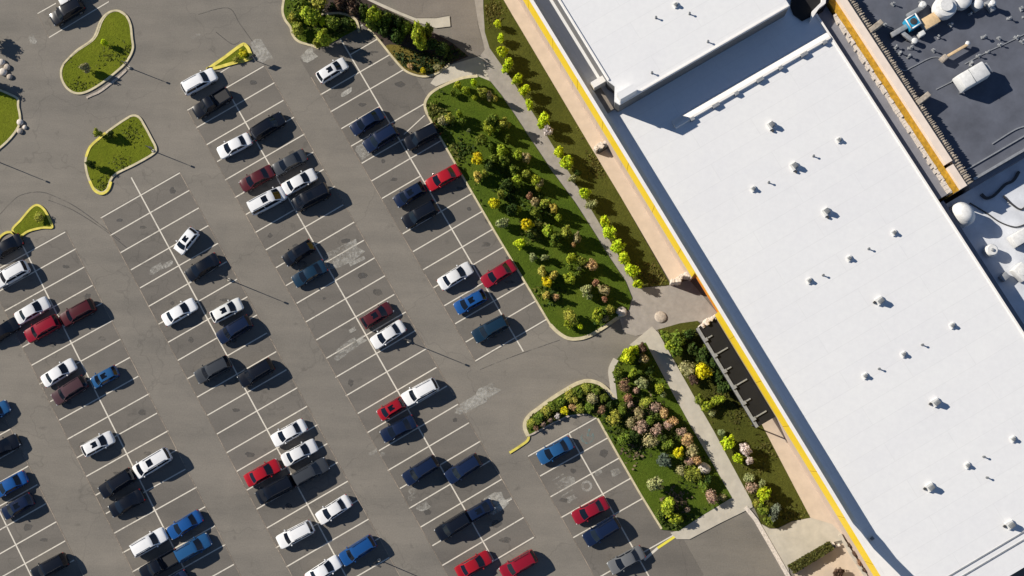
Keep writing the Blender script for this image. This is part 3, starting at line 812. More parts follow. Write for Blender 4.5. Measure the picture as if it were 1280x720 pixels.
def trunk_mesh(seed):
    rd = random.Random(seed); bm = bmesh.new()
    tube(bm, (0, 0, -.08), (.02, .01, .55), .07, .05, 7); tube(bm, (.02, .01, .55), (0, .03, 1.1), .05, .03, 7)
    for i in range(4):
        a = 2*math.pi*i/4+rd.random(); z = rd.uniform(.45, .85)
        tube(bm, (.01, .01, z), (math.cos(a)*.42, math.sin(a)*.42, z+.4), .03, .012, 5)
    me = bpy.data.meshes.new('trunk'); bm.to_mesh(me); bm.free(); me.materials.append(M['bark']); return me
TRUNKS = [trunk_mesh(1), trunk_mesh(2)]
ORD = ['first', 'second', 'third', 'fourth', 'fifth', 'sixth', 'seventh', 'eighth', 'ninth', 'tenth', 'eleventh', 'twelfth', 'thirteenth', 'fourteenth', 'fifteenth',
       'sixteenth', 'seventeenth', 'eighteenth', 'nineteenth', 'twentieth', 'twenty-first', 'twenty-second', 'twenty-third', 'twenty-fourth', 'twenty-fifth']
ADJ = {'lime': 'bright lime', 'yellow': 'golden yellow', 'paleyellow': 'pale yellow', 'green': 'green', 'midgreen': 'leafy mid green', 'dark': 'dark green', 'olive': 'olive',
       'tan': 'tan leaved', 'pink': 'pink tinged', 'rust': 'rust red', 'orange': 'orange', 'palegreen': 'pale green', 'greygreen': 'grey green', 'white': 'white blossomed', 'brown': 'brown'}
def plants(where, group, items, hk=2.6, zbase=.1, hs=1.0, rk=1.06):
    """items: (u, v, radius in survey pixels, colour[, height])"""
    items = [it for n_, it in enumerate(items) if not (where == 'long shrub bed' and it[3] == 'dark' and n_ % 2)]
    by = {}
    for it in items: by.setdefault((it[3], it[2] >= 6.5), []).append(it)
    for key in by: by[key].sort(key=lambda i: i[1])
    where_ = where
    for it in items:
        u, v, r, cn = it[:4]; rad = r*.1*rk
        Ht = (it[4] if len(it) > 4 else max(.9, rad*hk))*hs
        big = r >= 6.5
        lst = by[(cn, big)]; i = lst.index(it)
        word = ('tree' if Ht > 3.2 else 'bush') if big else 'small shrub'
        lab = f"{ADJ[cn]} {word}"
        if len(lst) > 1:
            lab += f", {ORD[i]} such from the top of the {where}" if i < len(lst)-1 or len(lst) == 2 else f", lowest such in the {where}"
        else: lab += f", the only such in the {where}"
        p = P(u, v, Ht*.6)
        pool = TALL if Ht/rad > 3.1 else (LOOSE if cn in ('tan', 'pink', 'rust', 'olive') else CROWNS)
        me = random.choice(pool)
        c0 = LEAFC[cn]; k = random.uniform(.85, 1.15); cc = (c0[0]*k*random.uniform(.92, 1.08), c0[1]*k, c0[2]*k, 1)
        kx, ky = random.uniform(.8, 1.22), random.uniform(.8, 1.22)
        zr = Ht*.46 if me not in TALL else Ht*.40
        root = empty('tree' if Ht > 3.2 else 'shrub', (p.x, p.y, zbase), random.uniform(0, 6.28), lab, 'tree' if Ht > 3.2 else 'shrub', group)
        t = bpy.data.objects.new('trunk', random.choice(TRUNKS)); col.objects.link(t); t.parent = root
        t.scale = (min(1.6, max(.5, rad)),)*2+(Ht*.6,)
        o = bpy.data.objects.new('crown', me); col.objects.link(o); o.parent = root
        o.location = (0, 0, Ht-zr*1.02*(1.0 if me not in TALL else 1.22)); o.scale = (rad*kx, rad*ky, zr); o.color = cc

plants('lawn strip by the wall', 'bushes lining the lawn strip', rk=1.18, items=[
 (622, 30, 5, 'lime', 1.8), (626, 48, 5, 'lime', 1.8), (628, 64, 7.5, 'lime', 2.6), (636, 78, 7, 'lime', 2.6), (632, 86, 5, 'lime', 2.0), (647, 98, 6, 'lime', 2.2), (656, 112, 7, 'lime', 2.5),
 (662, 131, 6, 'lime', 2.1), (680, 148, 7, 'lime', 2.6), (676, 157, 4.5, 'lime', 1.8), (685, 163, 6.5, 'white', 2.6), (699, 190, 7, 'lime', 2.6), (709, 203, 8, 'lime', 2.8),
 (716, 223, 5, 'palegreen', 2.0), (722, 216, 4, 'dark', 1.8), (731, 241, 8.5, 'lime', 2.8), (739, 255, 6, 'palegreen', 2.1), (756, 277, 7, 'lime', 2.5), (761, 291, 8, 'lime', 2.7), (772, 309, 7, 'lime', 2.5),
 (780, 323, 7, 'lime', 2.5), (790, 338, 8, 'lime', 2.7), (797, 355, 6, 'lime', 2.1)])
plants('long shrub bed', 'plants of the long shrub bed', hs=1.15, rk=.96, items=[
 (582, 113, 7, 'midgreen', 2.2), (592, 103, 5.5, 'lime', 2.0), (572, 106, 5, 'midgreen', 1.6), (566, 116, 5, 'green', 1.4), (593, 122, 5, 'midgreen', 1.7), (604, 115, 7, 'olive', 2.8), (612, 119, 6, 'tan', 2.4), (619, 123, 4, 'paleyellow', 2.2),
 (553, 151, 6, 'tan', 1.7), (561, 148, 7, 'olive', 1.9), (574, 142, 6.5, 'midgreen', 2.0), (577, 152, 5, 'green', 1.6), (544, 128, 4, 'green', 1.0), (586, 163, 3, 'palegreen', 1.0),
 (617, 150, 10, 'green', 3.0), (629, 154, 8, 'olive', 2.8), (611, 160, 8, 'midgreen', 2.6), (602, 175, 9, 'green', 2.3), (614, 184, 6, 'green', 2.0), (627, 188, 8, 'midgreen', 2.6), (618, 198, 7, 'green', 2.2),
 (648, 193, 7, 'midgreen', 2.8), (658, 197, 6.5, 'tan', 2.6), (634, 172, 5, 'green', 1.8),
 (597, 198, 9, 'yellow', 2.2), (597, 220, 7, 'paleyellow', 2.0), (606, 216, 4.5, 'olive', 1.6), (630, 200, 7, 'green', 2.4), (612, 208, 7, 'dark', 2.4), (622, 216, 8, 'dark', 2.6), (634, 230, 9, 'dark', 2.8), (612, 232, 7, 'dark', 2.0),
 (645, 226, 7.5, 'midgreen', 2.7), (658, 217, 8, 'olive', 2.9), (669, 224, 8, 'midgreen', 2.8), (675, 229, 6, 'tan', 2.4), (672, 236, 4, 'olive', 1.8), (643, 212, 7, 'green', 2.5),
 (662, 245, 5, 'rust', 2.2), (669, 252, 7, 'tan', 2.5), (681, 254, 8, 'olive', 2.7), (692, 260, 7, 'paleyellow', 2.5), (670, 265, 7.5, 'green', 2.4), (650, 250, 7, 'dark', 2.5), (640, 262, 8, 'dark', 2.2),
 (618, 254, 7.5, 'yellow', 2.0), (626, 243, 6.5, 'olive', 1.8), (648, 261, 4.5, 'midgreen', 1.6), (628, 279, 8, 'palegreen', 1.9), (659, 280, 10.5, 'yellow', 2.5), (698, 272, 5, 'midgreen', 2.0), (676, 280, 8, 'dark', 2.4),
 (650, 304, 8.5, 'lime', 2.2), (685, 288, 9, 'midgreen', 2.6), (694, 296, 8, 'green', 2.6), (707, 290, 8, 'olive', 2.7), (721, 297, 7, 'tan', 2.5), (717, 306, 4, 'orange', 1.8), (692, 304, 7, 'green', 2.2), (672, 305, 8, 'dark', 2.2), (664, 295, 6, 'dark', 1.8),
 (666, 321, 5, 'palegreen', 1.5), (681, 322, 5.5, 'palegreen', 1.6), (700, 314, 8, 'dark', 2.3), (714, 323, 9, 'midgreen', 2.7), (727, 326, 7, 'olive', 2.7), (740, 331, 8, 'orange', 2.5), (724, 336, 4, 'palegreen', 1.8), (712, 334, 6, 'green', 2.0),
 (678, 339, 7, 'paleyellow', 2.0), (692, 344, 6.5, 'paleyellow', 2.1), (684, 352, 7, 'yellow', 2.0), (712, 348, 7.5, 'midgreen', 2.0), (722, 343, 6, 'green', 1.9),
 (733, 362, 8, 'palegreen', 2.3), (745, 353, 7, 'rust', 2.4), (755, 362, 8, 'tan', 2.5), (756, 374, 4.5, 'rust', 1.9), (737, 371, 5, 'palegreen', 1.7), (729, 353, 7, 'dark', 2.0),
 (683, 369, 6.5, 'paleyellow', 1.8), (695, 371, 5, 'orange', 1.7), (713, 397, 10.5, 'olive', 2.3), (711, 405, 7, 'midgreen', 1.9), (725, 408, 5, 'lime', 1.6), (747, 393, 10, 'midgreen', 2.4), (763, 387, 6, 'olive', 1.6), (758, 398, 4, 'tan', 1.0)])
plants('flowering garden bed', 'plants of the garden bed', hs=1.05, rk=.96, items=[
 (785, 444, 10.5, 'lime', 3.4), (794, 437, 7, 'lime', 3.0), (803, 435, 7, 'brown', 2.8), (805, 448, 6.5, 'tan', 2.4), (773, 465, 7, 'green', 1.8), (791, 467, 7, 'midgreen', 1.8), (813, 462, 6, 'dark', 1.8),
 (780, 483, 8, 'rust', 1.7), (785, 497, 6, 'rust', 1.5), (788, 505, 4, 'pink', 1.2), (803, 479, 8.5, 'palegreen', 2.0), (795, 488, 5, 'pink', 1.4), (824, 486, 7, 'midgreen', 1.9), (829, 493, 5, 'palegreen', 1.5),
 (807, 504, 8.5, 'olive', 1.7), (799, 516, 7, 'tan', 1.5), (820, 509, 7, 'pink', 1.6), (830, 516, 7, 'orange', 1.7), (841, 526, 8, 'orange', 1.7), (836, 531, 7, 'pink', 1.5), (802, 534, 8, 'pink', 1.6), (788, 529, 6, 'tan', 1.4),
 (769, 522, 8.5, 'olive', 1.6), (778, 512, 7, 'green', 1.4), (822, 537, 8, 'pink', 1.6), (813, 526, 6, 'green', 1.4), (853, 540, 7, 'pink', 1.6), (859, 550, 8, 'orange', 1.7), (866, 563, 9, 'tan', 1.8), (871, 575, 8, 'orange', 1.7), (862, 577, 6, 'pink', 1.5),
 (813, 552, 8.5, 'tan', 2.0), (834, 555, 7, 'green', 1.7), (848, 566, 9, 'yellow', 2.0), (831, 575, 9, 'greygreen', 1.8), (851, 589, 7, 'tan', 1.6), (866, 592, 9.5, 'olive', 2.2), (780, 550, 10, 'green', 2.0), (792, 545, 8, 'dark', 1.8), (830, 548, 6, 'dark', 1.6),
 (818, 606, 12, 'palegreen', 3.3), (835, 633, 12, 'midgreen', 2.6), (845, 648, 9, 'midgreen', 1.9), (826, 642, 8, 'green', 1.6), (890, 621, 8.5, 'pink', 1.9), (859, 637, 5, 'pink', 1.5), (880, 606, 9, 'green', 1.6), (885, 600, 7, 'dark', 1.6), (902, 621, 5, 'tan', .9)])
plants('hooked shrub bed', 'plants of the hooked shrub bed', [
 (664, 529, 6, 'olive', 1.0), (673, 522, 7, 'green', 1.2), (683, 515, 7, 'olive', 1.2), (692, 508, 7, 'green', 1.3), (702, 502, 7, 'green', 1.3), (712, 496, 7, 'olive', 1.3), (722, 490, 7, 'green', 1.3), (733, 486, 7, 'olive', 1.3),
 (745, 488, 7, 'green', 1.3), (755, 497, 7, 'green', 1.3), (741, 498, 6, 'tan', 1.5), (719, 500, 4.5, 'paleyellow', 1.3), (706, 513, 5.5, 'yellow', 1.1), (715, 509, 5, 'orange', 1.0), (725, 511, 6, 'olive', 1.1), (736, 509, 6, 'green', 1.1), (753, 512, 5.5, 'rust', 1.2),
 (697, 520, 3.5, 'white', .9), (688, 525, 3, 'pink', .9), (679, 530, 3, 'pink', .9), (670, 535, 3, 'rust', .9), (762, 506, 5, 'dark', 1.2)])
plants('lawn beside the black canopy', 'plants on the canopy lawn', [
 (848, 424, 10, 'green', 2.4), (838, 431, 8, 'midgreen', 1.9), (846, 438, 9, 'green', 2.0), (832, 420, 7, 'green', 1.6), (862, 418, 9, 'dark', 2.2), (879, 444, 10, 'dark', 2.6), (884, 433, 7, 'green', 2.0), (866, 436, 8, 'dark', 2.2), (859, 460, 8.5, 'tan', 1.9), (866, 474, 7, 'brown', 1.6),
 (879, 464, 10.5, 'yellow', 3.2), (874, 500, 7, 'green', 1.6), (884, 507, 8, 'midgreen', 1.7), (897, 500, 8, 'midgreen', 1.8), (890, 516, 4.5, 'palegreen', 1.1), (901, 541, 4.5, 'palegreen', 1.0), (905, 548, 5, 'dark', 1.2), (911, 554, 8, 'lime', 2.2),
 (923, 573, 8, 'lime', 2.1), (932, 562, 7.5, 'white', 2.6), (937, 576, 6, 'white', 2.3), (936, 597, 6, 'palegreen', 1.4), (940, 610, 6.5, 'pink', 1.4), (955, 617, 10, 'lime', 2.6), (953, 605, 6, 'palegreen', 2.0), (946, 629, 5, 'olive', 1.2), (954, 637, 9, 'green', 2.1),
 (968, 640, 9, 'greygreen', 2.1), (962, 649, 7, 'green', 1.6), (900, 470, 9, 'dark', 2.6), (905, 483, 8, 'dark', 2.6), (893, 455, 9, 'dark', 2.8)])
plants('shaded beds at the top', 'trees at the top edge', hs=1.2, items=[
 (376, 10, 12, 'green', 3.0), (366, 22, 7, 'olive', 1.6), (388, 20, 13, 'midgreen', 3.4), (372, 36, 9, 'olive', 1.8), (402, 25, 6.5, 'lime', 2.2), (403, 46, 10, 'midgreen', 3.3), (396, 54, 6, 'olive', 1.8), (415, 28, 11, 'green', 2.6), (432, 30, 8, 'dark', 2.0), (400, 4, 11, 'olive', 2.4),
 (467, 20, 11, 'midgreen', 5.0), (464, 29, 7, 'green', 4.0), (484, 24, 10, 'green', 3.4), (496, 29, 9, 'dark', 3.0), (507, 34, 9, 'green', 2.8), (480, 36, 9, 'dark', 3.2), (496, 44, 10, 'dark', 3.0), (523, 42, 11, 'midgreen', 5.2), (526, 52, 8, 'midgreen', 4.2), (534, 38, 8, 'green', 3.0),
 (540, 54, 8, 'dark', 3.0), (552, 60, 9, 'dark', 3.0), (440, 8, 11, 'brown', 3.5), (455, 14, 9, 'dark', 3.4), (425, 2, 11, 'brown', 4.0), (529, 88, 4, 'yellow', .9), (513, 83, 4, 'orange', .8), (546, 84, 4, 'tan', .8)])
plants('grass islands', 'plants on the grass islands', [
 (130, 53, 5, 'lime', 2.0), (106, 84, 5.5, 'tan', 2.8), (121, 166, 5, 'olive', 2.2), (138, 168, 5, 'dark', 1.8), (113, 205, 5, 'dark', 2.4), (49, 271, 6, 'olive', 1.2), (304, 67, 5.5, 'yellow', 1.0), (295, 74, 4.5, 'olive', .8), (-20, 100, 8, 'green', 3.0), (-12, 47, 7, 'green', 2.6), (-12, 57, 6, 'dark', 2.4)])

# low ground cover: what nobody could count
def inside(p, poly):
    r = False; n = len(poly)
    for i in range(n):
        a, b = poly[i], poly[(i+1) % n]
        if (a.y > p.y) != (b.y > p.y) and p.x < (b.x-a.x)*(p.y-a.y)/(b.y-a.y)+a.x: r = not r
    return r
def cover(name, px, n, cols, zr=(.14, .5), leaf=.3):
    poly = PX(px); poly = offset([Vector((p.x, p.y, 0)) for p in (poly if area2(poly) > 0 else poly[::-1])], .25)
    x0, x1 = min(p.x for p in poly), max(p.x for p in poly); y0, y1 = min(p.y for p in poly), max(p.y for p in poly)
    bm = bmesh.new(); k = 0
    cl = [Vector((random.uniform(x0, x1), random.uniform(y0, y1), 0)) for _ in range(max(6, n//40))]
    tries = 0
    while k < n and tries < n*40:
        tries += 1
        c = random.choice(cl); p = c+Vector((random.gauss(0, .8), random.gauss(0, .8), 0))
        if not inside(p, poly): continue
        p.z = random.uniform(*zr); nn = Vector((random.gauss(0, .6), random.gauss(0, .6), 1)).normalized()
        x = nn.orthogonal(); x.rotate(Matrix.Rotation(random.uniform(0, 6.28), 3, nn)); y = nn.cross(x); s = leaf*random.uniform(.5, 1.2)
        bm.faces.new([bm.verts.new(p+x*s*a+y*s*b) for a, b in ((-.6, 0), (0, -.4), (.6, 0), (0, .4))]); k += 1
    o = link(name, bm, M['leaf']); o.color = (*cols, 1); return tag(o, kind='stuff')
cover('ground_cover', BIG, 800, (.05, .085, .012)); cover('ground_cover', BIG, 400, (.15, .16, .03))
cover('ground_cover', GARDEN, 1300, (.06, .09, .014)); cover('ground_cover', GARDEN, 300, (.2, .15, .09)); cover('ground_cover', ARM, 600, (.09, .10, .02))
cover('ground_cover', TOPBED, 900, (.03, .05, .01)); cover('ground_cover', LEFTBED, 500, (.08, .10, .02))
cover('ground_cover', STRIP, 900, (.12, .11, .022), (.13, .2), .28); cover('ground_cover', SIDE, 900, (.10, .10, .02), (.13, .22), .28)
for k in ('kidney', 'boot'): cover('ground_cover', ISLANDS[k], 260, (.10, .12, .012), (.12, .16), .24)

# clipped hedge and facade planter
bm = bmesh.new(); rd = random.Random(5)
hp = [(986, 708), (1037, 678), (1042, 686), (993, 716)]; hw = PX(hp, .9)
box_pts = [Vector((p.x, p.y, 0)) for p in hw]
prism(bm, [box_pts[0].lerp(box_pts[2], .04), box_pts[1].lerp(box_pts[3], .04), box_pts[2].lerp(box_pts[0], .04), box_pts[3].lerp(box_pts[1], .04)], .05, .92)
for i in range(1500):
    a, b = rd.random(), rd.random()
    p = box_pts[0].lerp(box_pts[1], a).lerp(box_pts[3].lerp(box_pts[2], a), b); p.z = .95+rd.uniform(-.05, .16)
    if rd.random() < .4: p.z = rd.uniform(.2, .95); b = 0 if rd.random() < .5 else 1; q = box_pts[0].lerp(box_pts[1], a).lerp(box_pts[3].lerp(box_pts[2], a), b); p.x, p.y = q.x, q.y
    nn = Vector((rd.gauss(0, .6), rd.gauss(0, .6), 1)).normalized(); x = nn.orthogonal(); y = nn.cross(x); s = .2*rd.uniform(.6, 1.3)
    bm.faces.new([bm.verts.new(p+x*s*q_+y*s*r_) for q_, r_ in ((-.6, 0), (0, -.5), (.6, 0), (0, .5))])
o = link('hedge', bm, M['leaf']); o.color = (.085, .088, .02, 1)
tag(o, 'clipped olive green hedge beside the pale plaza at the bottom edge', 'hedge')

# ------------------------------------------------------------------ the store building
def TS(u, v, z):      # (along the front, into the building) coordinates of a surveyed point at height z
    p = P(u, v, z)-O0; return p.dot(DX), p.dot(EX)
ZP, ZR, ZU = 8.5, 6.45, 9.85
O0 = P(833, 280, ZP); O0.z = 0
def W3(t, s, z): q = O0+DX*t+EX*s; return Vector((q.x, q.y, z))
store = empty('store_building', W3(0, 0, 0), 0, 'large store with a white roof and a yellow front wall facing the car park', 'building')
def part(name, bm, mat, parent=None, **kw):
    o = link(name, bm, mat, None, **kw)
    # keep world coordinates: shift the mesh into the parent's frame
    par = parent or store
    off = par.location.copy() if par.type == 'EMPTY' else par.parent.location.copy()
    o.data.transform(Matrix.Translation(-off)); o.parent = par
    if par.type != 'EMPTY': o.location = (0, 0, 0)
    return o
def tsbox(bm, t0, t1, s0, s1, z0, z1):
    prism(bm, [W3(t0, s0, 0), W3(t1, s0, 0), W3(t1, s1, 0), W3(t0, s1, 0)], z0, z1)
    # underside
TA, TB = -46.0, TS(1065, 660, ZP)[0]+14
SR = TS(1088, 120, ZR)[1]             # rear edge of the main roof
TE = TS(1272, 714, ZR)[0]             # lower end of the roof
tE0 = TS(872, 343, 3.0)[0]; tE1 = TS(897, 392, 3.0)[0]   # the entrance recess
ZM = 3.9
# front wall: beige below, yellow above, notch at the entrance
for name, mat, z0, z1, th in (('lower_wall', M['wall_beige'], -.05, ZM, .06), ('upper_wall', M['wall_yellow'], ZM, ZP-.12, 0)):
    bm = bmesh.new()
    for a, b in ((TA, tE0), (tE1, TB)): tsbox(bm, a, b, th, .36, z0, z1)
    if name == 'upper_wall': tsbox(bm, tE0, tE1,   .002, .36, 7.7, z1-.002)
    part(name, bm, mat)
for i in range(int((TB-TA)/6)):
    t = TA+i*6+1.3
    if not (tE0-.3 < t < tE1+.3):
        bm = bmesh.new(); tsbox(bm, t, t+.06, -.012, .02, ZM+.02, ZP-.13); part('panel_joint', bm, M['rust'])
bm = bmesh.new()      # vertical cladding joints
for i in range(int((TB-TA)/3)):
    t = TA+i*3
    if not (tE0-.3 < t < tE1+.3): tsbox(bm, t, t+.05, .05, .07, .1, ZM-.02)
part('cladding_joint', bm, M['wall_beige'])
bm = bmesh.new(); tsbox(bm, tE0, tE1, 2.2, 2.4, -.05, 5.0); part('entrance_back_wall', bm, M['dark_metal'])
bm = bmesh.new(); tsbox(bm, tE0, tE1, .30, .36, 4.6, 7.698); part('entrance_header', bm, M['orange'])
bm = bmesh.new(); tsbox(bm, tE0-.15, tE0, .362, 2.4, -.05, 4.99); part('entrance_reveal', bm, M['orange'])
bm = bmesh.new(); tsbox(bm, tE1, tE1+.15, .362, 2.4, -.05, 4.99); part('entrance_reveal', bm, M['orange'])
dr = bmesh.new(); tsbox(dr, tE0+.8, (tE0+tE1)/2-.03, 2.14, 2.195, .1, 2.7); tsbox(dr, (tE0+tE1)/2+.03, tE1-.8, 2.14, 2.195, .1, 2.7); part('entrance_door', dr, M['glass'])
bm = bmesh.new(); tsbox(bm, TA, TB, -.04, .38, ZP-.12, ZP); part('parapet_coping', bm, M['white_trim'])
bm = bmesh.new(); tsbox(bm, TA, TB, .362, 1.05, 5.0, 7.5); part('parapet_ledge', bm, M['white_trim'])
# thicker corner block at the lower end
bm = bmesh.new()
c1 = [TS(u, v, ZP) for u, v in ((1066, 655), (1076, 665), (1092, 686), (1126, 720), (1150, 742), (1112, 742))]
prism(bm, [W3(t, max(s, .385), 0) for t, s in c1], 5.0, ZP-.004); part('corner_block', bm, M['white_trim'])
# main roof slab
bm = bmesh.new(); tsbox(bm, TA, TE, 1.052, SR, 5.2, ZR)
part('main_roof', bm, M['roof'])
bm = bmesh.new(); tsbox(bm, TA, TE, SR-.25, SR-.02, ZR-.05, ZR+.14); part('rear_edge_trim', bm, M['white_trim'])
bm = bmesh.new(); tsbox(bm, TA, TE-.05, SR-.04, SR, -.05, ZR-.06); tsbox(bm, TE-.2, TE, 1.4, SR-.04, -.05, 5.19); part('rear_wall', bm, M['block_wall'])
# upper block set back from the front
SU = TS(735, 60, ZU)[1]; TU = TS(827, 100, ZU)[0]; SU2 = TS(985, 5, ZU)[1]
bm = bmesh.new()
poly = [(TA, SU), (TU-3.2, SU), (TU-2.2, SU+.4), (TU-.6, SU-.6), (TU, SU-.3), (TU, SU2), (TA, SU2)]
prism(bm, [W3(t, s, 0) for t, s in poly], 5.9, ZU-.22); part('upper_block_wall', bm, M['block_wall'])
bm = bmesh.new()
poly2 = [(TA, SU-.06), (TU-3.2, SU-.06), (TU-2.2, SU+.34), (TU-.6, SU-.66), (TU+.06, SU-.34), (TU+.06, SU2+.06), (TA, SU2+.06)]
prism(bm, [W3(t, s, 0) for t, s in poly2], ZU-.22, ZU); part('upper_roof', bm, M['roof'])
bm = bmesh.new()   # low edge upstand round the upper roof
band(bm, [W3(TA, SU+.1, 0), W3(TU-3.2, SU+.1, 0)], .18, ZU-.002, ZU+.16); band(bm, [W3(TU-.1, SU-.2, 0), W3(TU-.1, SU2-.1, 0)], .18, ZU-.002, ZU+.16)
part('upper_edge_trim', bm, M['white_trim'])
bm = bmesh.new(); tsbox(bm, TU-.95, TU-.05, SU-.2, SU+2.0, ZU-.01, ZU+1.75); part('added_shadow_box', bm, M['roof'])  # box added at the roof corner for the shadow it throws below
bm = bmesh.new(); tsbox(bm, TU-4.4, TU-3.6, 1.1, SU-.02, 5.9, 8.6); part('cross_wall', bm, M['white_trim'])
bm = bmesh.new(); tsbox(bm, TU-3.58, TU-.5, 1.1, SU-.7, 5.9, 7.2); part('plant_deck', bm, M['brown_deck'])
# raised joint across the main roof below the upper block, and joints at the far end
t1, s1 = TS(838, 150, ZR); t2, s2 = TS(1022, 34, ZR)
bm = bmesh.new()
A_ = [W3(t1, s1, ZR-.05), W3(t1+1.3, s1, ZR-.05), W3(t1+1.22, s1, ZR+.36), W3(t1+.95, s1, ZR+.36)]
B_ = [W3(t1, SR-.3, ZR-.05), W3(t1+1.3, SR-.3, ZR-.05), W3(t1+1.22, SR-.3, ZR+.36), W3(t1+.95, SR-.3, ZR+.36)]
va = [bm.verts.new(p) for p in A_]; vb = [bm.verts.new(p) for p in B_]
for i in range(4): bm.faces.new((va[i], vb[i], vb[(i+1) % 4], va[(i+1) % 4]))
bm.faces.new(va); bm.faces.new(vb[::-1]); bmesh.ops.recalc_face_normals(bm, faces=bm.faces[:])
part('roof_ridge', bm, M['white_trim'])
for i, s in enumerate([s1+2.0+k*3.1 for k in range(7)]):
    bm = bmesh.new(); tsbox(bm, t1+1.1, t1+1.5, s, s+.5+.4*(i % 2), ZR-.02, ZR+.5)
    part('ridge_outlet', bm, M['metal'])
bm = bmesh.new()
tj = TS(1240, 694, ZR)[0]
for dt in (-.5, .25): tsbox(bm, tj+dt, tj+dt+.14, 2.0, SR-.3, ZR-.02, ZR+.09)
part('roof_joint', bm, M['metal'])
bm = bmesh.new(); prism(bm, PX([(990, -6), (1040, -6), (1030, 12), (1003, 26), (992, 18), (988, 8)], ZR+.2), 5.9, ZR+.2); part('dark_roof_panel', bm, M['black_roof'])
bm = bmesh.new(); prism(bm, PX([(1013, 26), (1024, 10), (1032, 4), (1034, -20), (1030, -20), (1027, 2), (1015, 14)], ZR+.9), 5.9, ZR+.9); part('parapet_stub', bm, M['white_trim'])

# rear wing: gutter, ochre strip, cream coping, weathered skirt, dark roof
wing = empty('rear_wing', W3(-10, SR+6, 0), 0, 'rear wing with a dark flat roof behind a cream coping and ochre gutter', 'building')
TW = TS(1195, 240, 6.5)[0]
def wbox(name, t0, t1, s0, s1, z0, z1, mat):
    bm = bmesh.new(); tsbox(bm, t0, t1, s0, s1, z0, z1); return part(name, bm, mat, wing)
T0W = TS(1034, 26, 5.2)[0]
wbox('gutter_roof', TA, TW-.3, SR+.01, SR+1.75, 4.6, 5.75, M['gutter'])
bm = bmesh.new()
tt_ = T0W
rd = random.Random(3)
while tt_ < TW-.3:
    dl = rd.uniform(.2, .55); tsbox(bm, tt_, min(tt_+dl, TW-.2), SR+1.76-rd.uniform(0, .22), SR+1.99, 4.6, 6.45+rd.uniform(-.08, .1)); tt_ += dl+.02
part('ragged_curb', bm, M['white_stone'], wing)
wbox('ochre_gutter', TA, TW, SR+2.0, SR+2.8, -.05, 6.45, M['rust'])
wbox('coping', TA, TW-3.4, SR+2.81, SR+3.7, -.05, 7.35, M['cream']); wbox('coping', TW-3.0, TW, SR+2.81, SR+3.6, -.05, 7.2, M['cream'])
# weathered sloping skirt with ribs
bm = bmesh.new(); tsbox(bm, TA, TW, SR+3.712, SR+4.45, 5.0, 6.9)
tt_ = TA; rd = random.Random(9)
while tt_ < TW:     # standing ribs on the ledge
    tsbox(bm, tt_, min(tt_+.09, TW), SR+3.714, SR+4.5+rd.uniform(0, .18), 5.02, 7.0+rd.uniform(-.03, .05)); tt_ += rd.uniform(.22, .4)
part('ledge', bm, M['skirt'], wing)
t2e = TS(1250, 205, 5.5)[0]
wbox('dark_roof', TA, t2e, SR+4.3, SR+40, -.05, 5.45, M['dark_roof'])
wbox('roof_curb', t2e-.16, t2e+.14, SR+5.2, SR+40, 5.3, 5.85, M['metal'])
wbox('roof_curb', t2e-1.5, t2e-1.35, SR+5.0, SR+40, 5.44, 5.62, M['metal'])
wbox('roof_edge', t2e+.15, t2e+.8, SR+4.6, SR+40, -.05, 5.1, M['gutter'])
for (u, v) in ((1094, 34), (1153, 124)):
    bm = bmesh.new(); p = P(u, v, 6.6); box(bm, (p.x, p.y, 6.4), (2.1, .7, 1.5), R(38), .9, .06)
    part('ledge_bracket', bm, M['skirt'], wing)
side = empty('lower_annex', W3(20, SR+8, 0), 0, 'low annex with a pale grey flat roof to the right of the white store roof', 'building')
bm = bmesh.new(); tsbox(bm, t2e+.82, TE-6, SR+.9, SR+40, -.05, 3.2); part('flat_roof', bm, M['side_roof'], side)
bm = bmesh.new(); tsbox(bm, TW+.1, TE-6, SR+.02, SR+.88, -.05, 5.5); part('side_ledge', bm, M['gutter'], side)
bm = bmesh.new(); band(bm, [W3(TE-6.2, SR+1, 0), W3(TE-6.2, SR+39, 0)], .35, 3.1, 3.7); part('edge_curb', bm, M['metal'], side)
bm = bmesh.new(); tsbox(bm, TE-5.98, TE, SR+.02, SR+40, -.05, 2.0); part('lower_roof', bm, M['gutter'], side)

# entrance canopy beside the front wall
can = empty('canopy', W3(tE1, -2, 0), 0, 'black flat canopy with a grey rail along the yellow front wall', 'canopy')
ta, _ = TS(880, 405, 3.2); tb, _ = TS(962, 525, 3.2); sa = TS(905, 470, 3.2)[1]
bm = bmesh.new(); tsbox(bm, ta, tb, sa, -.03, 2.95, 3.2); part('canopy_roof', bm, M['black_roof'], can)
bm = bmesh.new(); tsbox(bm, ta, tb, sa+.05, sa+.42, 3.2, 3.34); part('edge_rail', bm, M['metal'], can)
for i in range(6):
    t = lerp(ta+1.6, tb-1.2, i/5)
    bm = bmesh.new(); tsbox(bm, t, t+.16, sa+.42, -.6 if i % 2 else sa+1.3, 3.2, 3.36); tsbox(bm, t-.06, t+.34, sa+.1, sa+.6, 3.34, 3.5); part('cross_rib', bm, M['metal'], can)
for t in (ta+.3, (ta+tb)/2, tb-.3):
    bm = bmesh.new(); p = W3(t, sa+.2, 0); tube(bm, (p.x, p.y, .1), (p.x, p.y, 2.95), .09); part('post', bm, M['dark_metal'], can)
